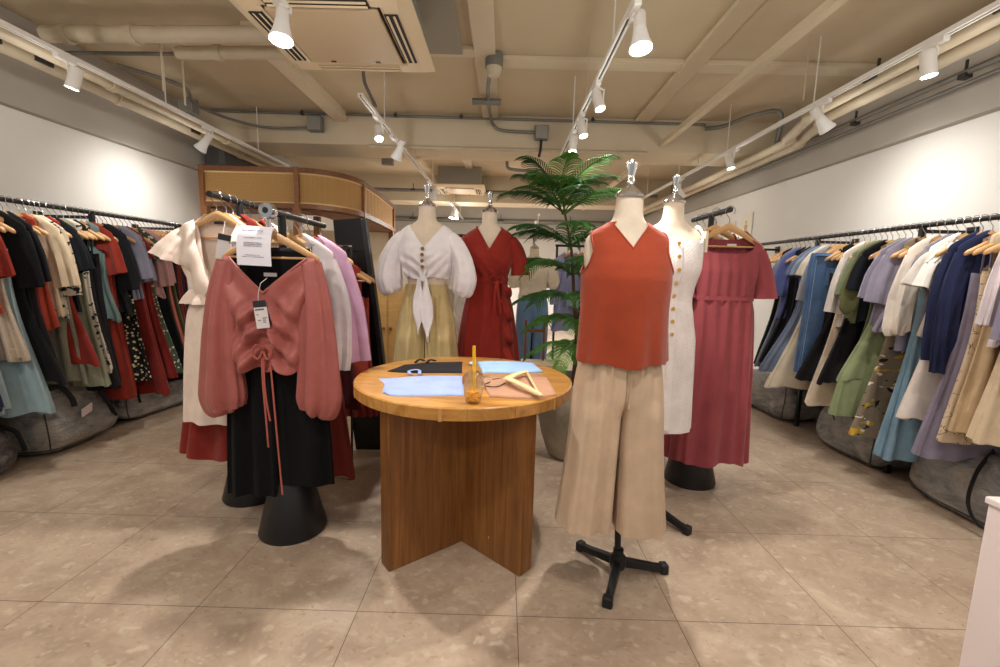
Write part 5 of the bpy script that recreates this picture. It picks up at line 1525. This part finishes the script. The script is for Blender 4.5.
for k in range(90):
    u = k / 89; z = -.46 - .86 * u
    hw_, hd, yo = pint(pr, z); x = .075 + .05 * u
    yy = yo - hd * math.sqrt(max(0, 1 - (x / hw_) ** 2)) - .006
    ph = u * 34
    rows.append([(x, yy, z), (x + .022 + .010 * sin(ph), yy - .016 - .010 * sin(ph), z - .008), (x + .05 + .016 * cos(ph), yy - .014 - .022 * sin(ph + .8), z - .02 - .014 * cos(ph)), (x + .066 + .02 * sin(ph + .5), yy + .004 - .02 * sin(ph + 1.2), z - .03 - .02 * sin(ph))])
MB().grid(rows, False).build('ruffle', m_red, dd, thick=.002)

# ================================================================== ROUND TABLE
def table_top_mat():
    t = NT('teak_table_top'); t.set(Roughness=.30, Coat_Weight=.25, Coat_Roughness=.18)
    v = t.coord(scale=(2.2, 16, 6), rot=(0, 0, .6))
    f = t.noise(v, 1.6, 6, .62, 1.0)
    col = t.ramp(f, [(.3, lin((150, 98, 42))[:3]), (.5, lin((182, 128, 60))[:3]), (.7, lin((200, 150, 80))[:3])])
    br = t.n('ShaderNodeTexBrick', offset=.5); br.inputs['Scale'].default_value = 1
    br.inputs['Brick Width'].default_value = .9; br.inputs['Row Height'].default_value = .13; br.inputs['Mortar Size'].default_value = .0006
    br.inputs['Color1'].default_value = (.40, .40, .40, 1); br.inputs['Color2'].default_value = (.62, .62, .62, 1)
    t.l(t.coord(rot=(0, 0, .6)), br.inputs['Vector'])
    col = t.mix(.55, col, br.outputs['Color'], 'OVERLAY')
    t.base(col); t.bump(f, .04, .003)
    return t.m
M_top = table_top_mat()
def slab_mat():
    t = NT('teak_slab'); t.set(Roughness=.45)
    v = t.coord(scale=(16, 16, 1.1))
    f = t.noise(v, 1.7, 7, .65, .8)
    col = t.ramp(f, [(.28, lin((96, 58, 22))[:3]), (.5, lin((130, 82, 36))[:3]), (.72, lin((152, 102, 52))[:3])])
    g = t.noise(t.coord(scale=(90, 90, 2.5)), 1.2, 3, .5)
    col = t.mix(t.ramp(g, [(.56, (0, 0, 0)), (.72, (.5, .5, .5))]), col, lin((74, 38, 14)))
    k = t.vor(t.coord(scale=(3.2, 3.2, 2.0)), 1.6)
    col = t.mix(t.ramp(k, [(.03, (.8, .8, .8)), (.08, (0, 0, 0))]), col, lin((70, 34, 12)))
    t.base(col); t.bump(g, .06, .003)
    return t.m
M_slab = slab_mat()
TX, TY, TZ = -.176, 2.10, .775
tb = thing('round_table', 'round teak table with crossed slab legs holding folded tops', 'table', (TX, TY, 0))
RT = .512
MB().lathe([(.001, TZ - .056), (RT - .012, TZ - .056), (RT, TZ - .050), (RT, TZ - .005), (RT - .005, TZ), (.001, TZ)], 128, capa=True, capb=True).build('tabletop', M_top, tb)
for ang, L0, L1 in ((math.radians(39.5), -.405, .40), (math.radians(138), -.395, .40)):
    c = Vector((-.167 - TX, 2.022 - TY, 0)); u = Vector((cos(ang), sin(ang), 0))
    m = c + u * (L0 + L1) / 2
    MB().box((m.x, m.y, (TZ - .056) / 2), (L1 - L0, .08, TZ - .056), ang).build('leg_slab', M_slab, tb, smooth=False, bev=.004)
b = MB()
for a in (2.0, 3.6, 4.62, 5.6):
    m3 = Matrix.Rotation(a, 3, 'Z'); c = Vector((cos(a), sin(a), 0)) * (RT - .009)
    b.box(c + Vector((0, 0, TZ - .028)), (.022, .014, .052), M=m3)
b.build('rim_joint', plain('pale_teak', (198, 146, 84), .45), tb, smooth=False)

def patch(name, label, cat, A, B, c, n=26, m=16, th=.006, seed=0, group=None, bulge=.004, mat=None, extra=None, nm='folded_body'):
    """a folded garment lying flat: surface between back edge A and front edge B"""
    A = spl(A, 8); B = spl(B, 8)
    r = random.Random(seed)
    from mathutils import noise as mn
    t = thing(name, label, cat, (A[0].x, A[0].y, TZ))
    o = Vector((A[0].x, A[0].y, TZ))
    rows = []
    for j in range(m + 1):
        v = j / m; row = []
        for i in range(n + 1):
            u = i / n
            pa = A[min(int(u * (len(A) - 1)), len(A) - 2)].lerp(A[min(int(u * (len(A) - 1)) + 1, len(A) - 1)], u * (len(A) - 1) % 1 if u < 1 else 1)
            pb = B[min(int(u * (len(B) - 1)), len(B) - 2)].lerp(B[min(int(u * (len(B) - 1)) + 1, len(B) - 1)], u * (len(B) - 1) % 1 if u < 1 else 1)
            p = pa.lerp(pb, v)
            e = min(1, 5 * min(u, 1 - u, v, 1 - v))
            w_ = mn.noise(Vector((p.x * 9 + seed, p.y * 9, seed))) * .5 + .5
            p = p + Vector((0, 0, bulge * e * w_ + th * (.4 + .6 * sm(e * 2))))
            row.append(p - o)
        rows.append(row)
    mt = mat or fabric(c, wr=.25)
    MB().grid(rows, False).build(nm, mt, t, thick=th)
    return t, o, mt
Tq = TZ
bt_, o_, m_ = patch('camisole', 'lavender blue camisole folded at the near side of the table, drooping over its edge', 'camisole',
      [(-.565, 2.00, Tq), (-.50, 2.02, Tq), (-.40, 2.07, Tq), (-.30, 2.10, Tq), (-.19, 2.10, Tq)],
      [(-.510, 1.745, Tq - .055), (-.480, 1.76, Tq + .000), (-.43, 1.722, Tq), (-.30, 1.735, Tq), (-.150, 1.755, Tq)], (150, 166, 212), seed=2)
MB().tube([Vector(p) - o_ for p in spl([(-.430, 2.065, Tq + .012), (-.452, 2.125, Tq + .012), (-.430, 2.165, Tq + .012), (-.405, 2.15, Tq + .012), (-.390, 2.07, Tq + .012)], 5)], .008, 8, flat=.3, up=(0, 0, 1)).build('strap', m_, bt_)
bt_, o_, m_ = patch('camisole', 'black camisole folded at the back of the table', 'camisole',
      [(-.52, 2.30, Tq), (-.47, 2.34, Tq), (-.38, 2.40, Tq), (-.30, 2.42, Tq), (-.22, 2.44, Tq)],
      [(-.565, 2.155, Tq), (-.48, 2.14, Tq), (-.35, 2.15, Tq), (-.25, 2.16, Tq), (-.195, 2.165, Tq)], (34, 32, 35), seed=5, th=.008)
for x in (-.46, -.40):
    MB().tube([Vector(p) - o_ for p in spl([(x, 2.33, Tq + .014), (x + .01, 2.385, Tq + .02), (x + .04, 2.37, Tq + .018)], 5)], .009, 8, flat=.4, up=(0, 0, 1)).build('strap', m_, bt_)
bt_, o_, m_ = patch('knit_top', 'sky blue top folded at the back of the table behind the hanger', 'top',
      [(-.135, 2.44, Tq), (-.02, 2.47, Tq), (.08, 2.46, Tq), (.15, 2.44, Tq), (.175, 2.42, Tq)],
      [(-.095, 2.18, Tq), (.0, 2.185, Tq), (.08, 2.19, Tq), (.16, 2.21, Tq), (.215, 2.235, Tq)], (150, 182, 220), seed=8, th=.012, bulge=.010)
MB().tube([Vector(p) - o_ for p in spl([(-.135, 2.33, Tq + .010), (-.165, 2.36, Tq + .012), (-.15, 2.42, Tq + .012)], 5)], .012, 8, flat=.3, up=(0, 0, 1)).build('strap', m_, bt_)
bt_, o_, m_ = patch('camisole', 'tan brown camisole folded on the table under the loose hanger', 'camisole',
      [(-.10, 2.075, Tq), (.0, 2.10, Tq), (.10, 2.13, Tq), (.17, 2.13, Tq), (.225, 2.12, Tq)],
      [(-.045, 1.745, Tq), (.05, 1.735, Tq), (.12, 1.735, Tq), (.19, 1.77, Tq), (.232, 1.80, Tq)], (172, 128, 98), seed=11, th=.008)
MB().tube([Vector(p) - o_ for p in spl([(-.05, 1.95, Tq + .013), (-.075, 1.88, Tq + .014), (-.02, 1.86, Tq + .015), (.02, 1.93, Tq + .016)], 6)], .0022, 6).build('strap', fabric((60, 46, 42)), bt_)
# loose hanger lying on the tan camisole
hg = hanger((0, 0, 0), 0, 'pale wooden hanger lying loose on the tan camisole', None, M_pale)
u = Vector((-.07, 1, 0)).normalized(); zz = Vector((-1, -.07, 0)).normalized(); nn = zz.cross(u)
R4 = Matrix((u, nn, zz)).transposed().to_4x4()
hg.matrix_world = Matrix.Translation(Vector((.018 - .075, 1.925, TZ + .036))) @ R4

# mango drink
dr = thing('iced_drink', 'clear plastic cup of mango pieces with yellow straw on the table', 'drink', (-.106, 1.665, TZ))
def clear_mat():
    t = NT('clear_plastic')
    tr_ = t.n('ShaderNodeBsdfTransparent'); gl = t.n('ShaderNodeBsdfGlossy'); gl.inputs['Roughness'].default_value = .06
    fr_ = t.n('ShaderNodeLayerWeight'); fr_.inputs['Blend'].default_value = .18
    tr_.inputs[0].default_value = (.95, .95, .95, 1)
    mx = t.n('ShaderNodeMixShader')
    ad = t.math('ADD', t.math('MULTIPLY', fr_.outputs['Facing'], .85), .05)
    t.l(ad, mx.inputs[0]); t.l(tr_.outputs[0], mx.inputs[1]); t.l(gl.outputs[0], mx.inputs[2]); t.l(mx.outputs[0], t.out.inputs[0])
    return t.m
M_clear = clear_mat()
MB().lathe([(.001, .002), (.028, .002), (.030, .006), (.041, .072), (.043, .074), (.043, .077), (.0405, .077), (.029, .008), (.001, .006)], 40, capa=False, capb=False).build('cup', M_clear, dr)
MB().lathe([(.0435, .074), (.0445, .078), (.0425, .082), (.041, .098), (.034, .113), (.022, .122), (.012, .125), (.011, .124), (.021, .120), (.033, .111), (.040, .097), (.0415, .080)], 40, capa=False, capb=False).build('dome_lid', M_clear, dr)
MB().tube([(.004, .008, .012), (.002, .0, .12), (0, -.003, .222)], .0062, 14).build('straw', plain('yellow_straw', (240, 190, 20), .35), dr)
M_mango = plain('mango', (246, 168, 14), .3, vary=.12)
ri = random.Random(9)
for k in range(18):
    a = k * 2.4; rr = .0215 * math.sqrt((k % 7 + .4) / 7)
    c = Vector((rr * cos(a), rr * sin(a), .013 + .013 * (k // 7)))
    MB().box(c, (.020, .015, .015), M=Matrix.Rotation(ri.uniform(0, 3), 3, 'Z') @ Matrix.Rotation(ri.uniform(0, 1), 3, 'X')).build('mango_piece', M_mango, dr, bev=.004)

# ================================================================== NORFOLK PINE IN A CONCRETE POT
def pot_mat():
    t = NT('concrete_pot'); t.set(Roughness=.75)
    v = t.coord()
    col = t.ramp(t.noise(v, 3.5, 6, .6, .5), [(.3, lin((150, 144, 126))[:3]), (.55, lin((188, 181, 166))[:3]), (.75, lin((204, 197, 184))[:3])])
    t.base(col); t.bump(t.noise(v, 30, 4), .15, .01)
    return t.m
pn = thing('potted_pine', 'tall green Norfolk pine in a round concrete pot behind the table', 'potted plant', (.53, 3.08, 0))
MB().lathe([(.001, 0), (.165, 0), (.185, .012), (.235, .16), (.270, .33), (.276, .44), (.262, .535), (.252, .555), (.240, .555), (.236, .50), (.001, .49)], 64, capa=True, capb=True).build('pot', pot_mat(), pn)
MB().lathe([(.001, .50), (.237, .498)], 40, capa=False, capb=False).build('soil', plain('dark_soil', (52, 40, 32), .95, bump=.8), pn)
M_bark = plain('pine_bark', (92, 70, 46), .85, bump=.5, bscale=50, vary=.2)
trunk = [(-.02, 0, .49), (-.005, .02, .79), (-.017, .02, .95), (-.038, .02, 1.10), (-.053, .02, 1.276), (-.076, .02, 1.466), (-.127, .02, 1.684), (-.146, .02, 1.79), (-.168, .02, 1.885)]
MB().tube(spl(trunk, 5), [.017 - .0125 * i / 40 for i in range(41)], 10).build('trunk', M_bark, pn)
def needle_mat(i, c1, c2):
    t = NT('pine_green_%d' % i); t.set(Roughness=.55)
    t.b.inputs['Specular IOR Level'].default_value = .35
    v = t.coord()
    t.base(t.ramp(t.noise(v, 14, 3), [(.3, lin(c1)[:3]), (.7, lin(c2)[:3])]))
    t.bump(t.noise(v, 260, 2), .8, .006)
    return t.m
M_ned = [needle_mat(0, (26, 62, 24), (54, 104, 36)), needle_mat(1, (34, 78, 26), (74, 130, 40)), needle_mat(2, (58, 118, 30), (98, 158, 52))]
rp = random.Random(77)
def pine_branch(node, az, L, rise, droop, mat):
    d = Vector((cos(az), sin(az), 0)); sd = Vector((-sin(az), cos(az), 0))
    def P(t): return Vector(node) + d * (L * t) + Vector((0, 0, rise * (1 - (1 - t) ** 1.9) - droop * t ** 3.0)) + sd * (.02 * sin(t * 3 + az))
    b = MB()
    b.tube([P(i / 8) for i in range(9)], [.0055 - .0035 * i / 8 for i in range(9)], 6)
    n = int(8 + L * 32)
    for i in range(n):
        t = .16 + .84 * i / (n - 1)
        p = P(t); tg_ = (P(min(1, t + .02)) - P(t - .02)).normalized()
        ln = (.14 * math.sin(min(1, t * 1.15 + .12) * PI * .93) ** .7 + .028) * (.40 + 1.3 * L)
        for s in (-1, 1):
            out = (sd * s * 1.0 + tg_ * .85).normalized()
            up = Vector((0, 0, .34 + rp.uniform(-.08, .1)))
            q = []
            for k in range(5):
                w_ = k / 4
                q.append(p + out * (ln * w_) + up * (ln * w_ * (1 - w_) * 1.1) - Vector((0, 0, ln * .34 * w_ * w_)) + tg_ * (ln * .16 * w_ * w_))
            b.tube(q, [.0030, .0042, .0042, .0034, .0014], 5, flat=.9)
    b.build('branch', mat, pn)
tiers_ = [(8, .17, .03, .03, 6), (7, .36, .20, .02, 8), (6, .41, .20, .05, 8), (5, .42, .16, .08, 8), (4, .46, .13, .12, 8), (3, .46, .09, .15, 7), (2, .42, .06, .16, 5), (1, .40, .02, .18, 5)]
base_az = [0.3, PI * .98, PI * 1.02, PI * .97, PI * 1.0, PI * .95, PI * 1.05, .4]
for (ti, L, rise, dp, n), az0 in zip(tiers_, base_az):
    nd = Vector(trunk[ti])
    for k in range(n):
        az = az0 + 2 * PI * k / n + rp.uniform(-.12, .12)
        l_ = L * rp.uniform(.85, 1.08)
        pine_branch(nd, az, l_, rise * rp.uniform(.75, 1.2), dp * rp.uniform(.6, 1.2), M_ned[0 if rp.random() < .45 else 1] if ti > 2 and rp.random() < .85 else M_ned[2])

# ================================================================== BLACK LEANING BOARD
bb = thing('black_board', 'tall glossy black board leaning back beside the white blouse form', 'board', (-.90, 3.02, 0))
M_gloss = plain('black_gloss_laminate', (12, 12, 13), .26, 0, spec=.5)
rows = []
# tapering slab: bottom wide, top narrow, leaning sideways
zz_ = [(0.012, .03, .145), (.45, -.035, .140), (1.0, -.085, .125), (1.60, -.150, .108)]
b = MB()
rows = [[(x0 - h_, -.02 + z * .03, z), (x0 + h_, -.02 + z * .03, z + .02 * (z > 1.5)), (x0 + h_, .02 + z * .03, z + .02 * (z > 1.5)), (x0 - h_, .02 + z * .03, z)] for z, x0, h_ in zz_]
b.grid(rows, True, True, True); b.build('panel', M_gloss, bb, smooth=False, bev=.003)
b = MB()
rows = [[(x0 + h_ - .028, -.034 + z * .03, z), (x0 + h_ + .004, -.034 + z * .03, z), (x0 + h_ + .004, .024 + z * .03, z), (x0 + h_ - .028, .024 + z * .03, z)] for z, x0, h_ in [(z, x, h) for z, x, h in zz_[:3]] + [(1.61, -.150, .108)]]
b.grid(rows, True, True, True); b.build('edge_frame', M_blackm, bb, smooth=False, bev=.003)
MB().box((-.105, -.0, 1.24), (.235, .03, .014)).build('crossbar', M_blackm, bb, smooth=False, bev=.002)
MB().box((-.168, .014 - .022, 1.07), (.026, .003, .018), M=Matrix.Rotation(.2, 3, 'Y')).build('sticker', plain('pale_sticker', (170, 166, 164), .6), bb, smooth=False)

# ================================================================== CLOTHES AND FORMS AT THE BACK OF THE SHOP
def plain_rail(loc, L, label, zr=1.62):
    t = thing('garment_rail', label, 'clothes rail', loc)
    MB().tube([(0, 0, zr), (L, 0, zr)], .014, 12).build('rail', M_black, t)
    for x in (.02, L - .02):
        MB().tube([(x, 0, .03), (x, 0, zr)], .014, 12).build('post', M_black, t)
        MB().tube([(x, -.22, .015), (x, .22, .015)], .014, 10).build('foot', M_black, t)
    return t
plain_rail((-.80, 4.30, 0), .8, 'black clothes rail between the white blouse form and the red dress form')
def hung(lst, y, zr, where, seed0, rz0=0.0):
    for k, (x, txt, nm, cat, c, hemz, hw_, slv, opt) in enumerate(lst):
        rz = rz0 + random.Random(seed0 + k).uniform(-.1, .1)
        garment(nm, txt + ' ' + where, cat, (x, y, zr), rz, c, hemz - zr, hw_, slv, seed=seed0 + k, **opt)
        place_hanger((x, y, zr), rz, 'wooden hanger holding the ' + txt)
hung([(-.42, 'long ivory dress', 'dress', 'dress', (228, 220, 204), .25, .26, None, {}),
      (-.50, 'slate grey dress', 'dress', 'dress', (96, 100, 112), .4, .25, None, {}),
      (-.58, 'charcoal dress', 'dress', 'dress', (64, 66, 74), .4, .25, 'cap', {}),
      (-.33, 'chalk white dress', 'dress', 'dress', (236, 230, 222), .3, .25, 'cap', {})], 4.30, 1.62, 'between the two form mannequins', 700, PI / 2 * .55)
# far dress form in cream blouse and jeans
mannequin((.33, 5.0, 0), 1.56, 'far dress form in eyelet blouse and jeans seen through the pine', .95, base='disc')
fb = thing('blouse', 'cream eyelet blouse on the far dress form behind the pine', 'blouse', (.33, 5.0, 1.56))
pr = [(-.080, .066, .064, .005), (-.105, .094, .068, .006), (-.128, .134, .070, .006), (-.150, .160, .076, .004), (-.22, .172, .100, -.006), (-.32, .164, .128, -.016), (-.45, .150, .116, 0), (-.56, .168, .126, .004)]
b = MB(); shell(b, pr, -.095, -.55, 80, 30, [(9, .006, 0, 1)], (-.2, -.55, .8), 1, .95); b.build('body', fabric((224, 212, 190), 'eyelet'), fb)
for s in (-1, 1):
    b = MB(); sleeve(b, [(s * .135, 0, -.165), (s * .19, 0, -.25), (s * .21, -.004, -.36), (s * .205, -.004, -.44)], [(.055, .05), (.07, .06), (.08, .066), (.045, .045)], 32, [(6, .005, s, 1)], 1, 6)
    b.build('sleeve', fabric((224, 212, 190), 'eyelet'), fb)
fj = thing('jeans', 'light blue jeans on the far dress form behind the pine', 'jeans', (.33, 5.0, 1.56))
b = MB(); trousers(b, [(-.52, .150, .116, 0), (-.62, .172, .126, 0), (-.76, .182, .128, 0), (-1.0, .182, .112, .004), (-1.42, .175, .095, .02)], -.84, 4, amp=.004, nv=50, nu=48)
b.build('legs', fabric((104, 138, 178), 'denim', (140, 168, 200)), fj)
b = MB(); shell(b, [(-.515, .153, .119, 0), (-.55, .162, .124, 0)], -.515, -.55, 48, 2, (), ex=1, ey=.9); b.build('waistband', fabric((104, 138, 178), 'denim', (140, 168, 200)), fj)
# wooden easel-like stand in front of it
es = thing('wooden_stand', 'brown wooden two legged stand before the far jeans', 'stand', (.24, 4.55, 0))
for x in (0.0, .19):
    MB().box((x, 0, .50), (.022, .022, .62)).build('leg', wood('brown_leg', (120, 66, 30), (150, 88, 42)), es, smooth=False, bev=.003)
    MB().box((x, 0, .10), (.024, .024, .20)).build('leg_tip', plain('cream_tip', (226, 208, 172), .6), es, smooth=False, bev=.003)
MB().box((.095, 0, .70), (.21, .02, .03)).build('crossbar', wood('brown_leg', (120, 66, 30), (150, 88, 42)), es, smooth=False, bev=.003)
bx = thing('storage_box', 'cream storage box on the floor behind the pine pot', 'box', (.42, 4.45, 0))
MB().box((0, 0, .18), (.42, .32, .36)).build('body', plain('cream_card', (214, 194, 160), .7), bx, smooth=False, bev=.006)
MB().box((0, 0, .375), (.44, .34, .03)).build('lid', plain('cream_lid', (222, 204, 172), .7), bx, smooth=False, bev=.006)
plain_rail((.60, 5.35, 0), 1.15, 'black clothes rail behind the pine carrying pale blue shirts')
hung([(.78, 'pale blue long shirt dress', 'shirt_dress', 'dress', (160, 166, 204), .62, .24, 'long', dict(sl=.46)),
      (.92, 'periwinkle blouse', 'blouse', 'blouse', (150, 156, 196), .9, .22, 'short', dict(sl=.35)),
      (1.06, 'black dress with yellow flowers', 'dress', 'dress', (28, 28, 30), .28, .26, None, dict(pat='dots', c2=(214, 160, 50))),
      (1.22, 'white long blouse', 'blouse', 'blouse', (232, 226, 222), .8, .24, 'long', dict(sl=.46)),
      (1.38, 'mustard blouse', 'blouse', 'blouse', (206, 164, 72), .95, .22, 'short', {}),
      (1.52, 'grey linen dress', 'dress', 'dress', (150, 148, 150), .5, .24, None, {})], 5.35, 1.62, 'hanging behind the pine', 720, .5)
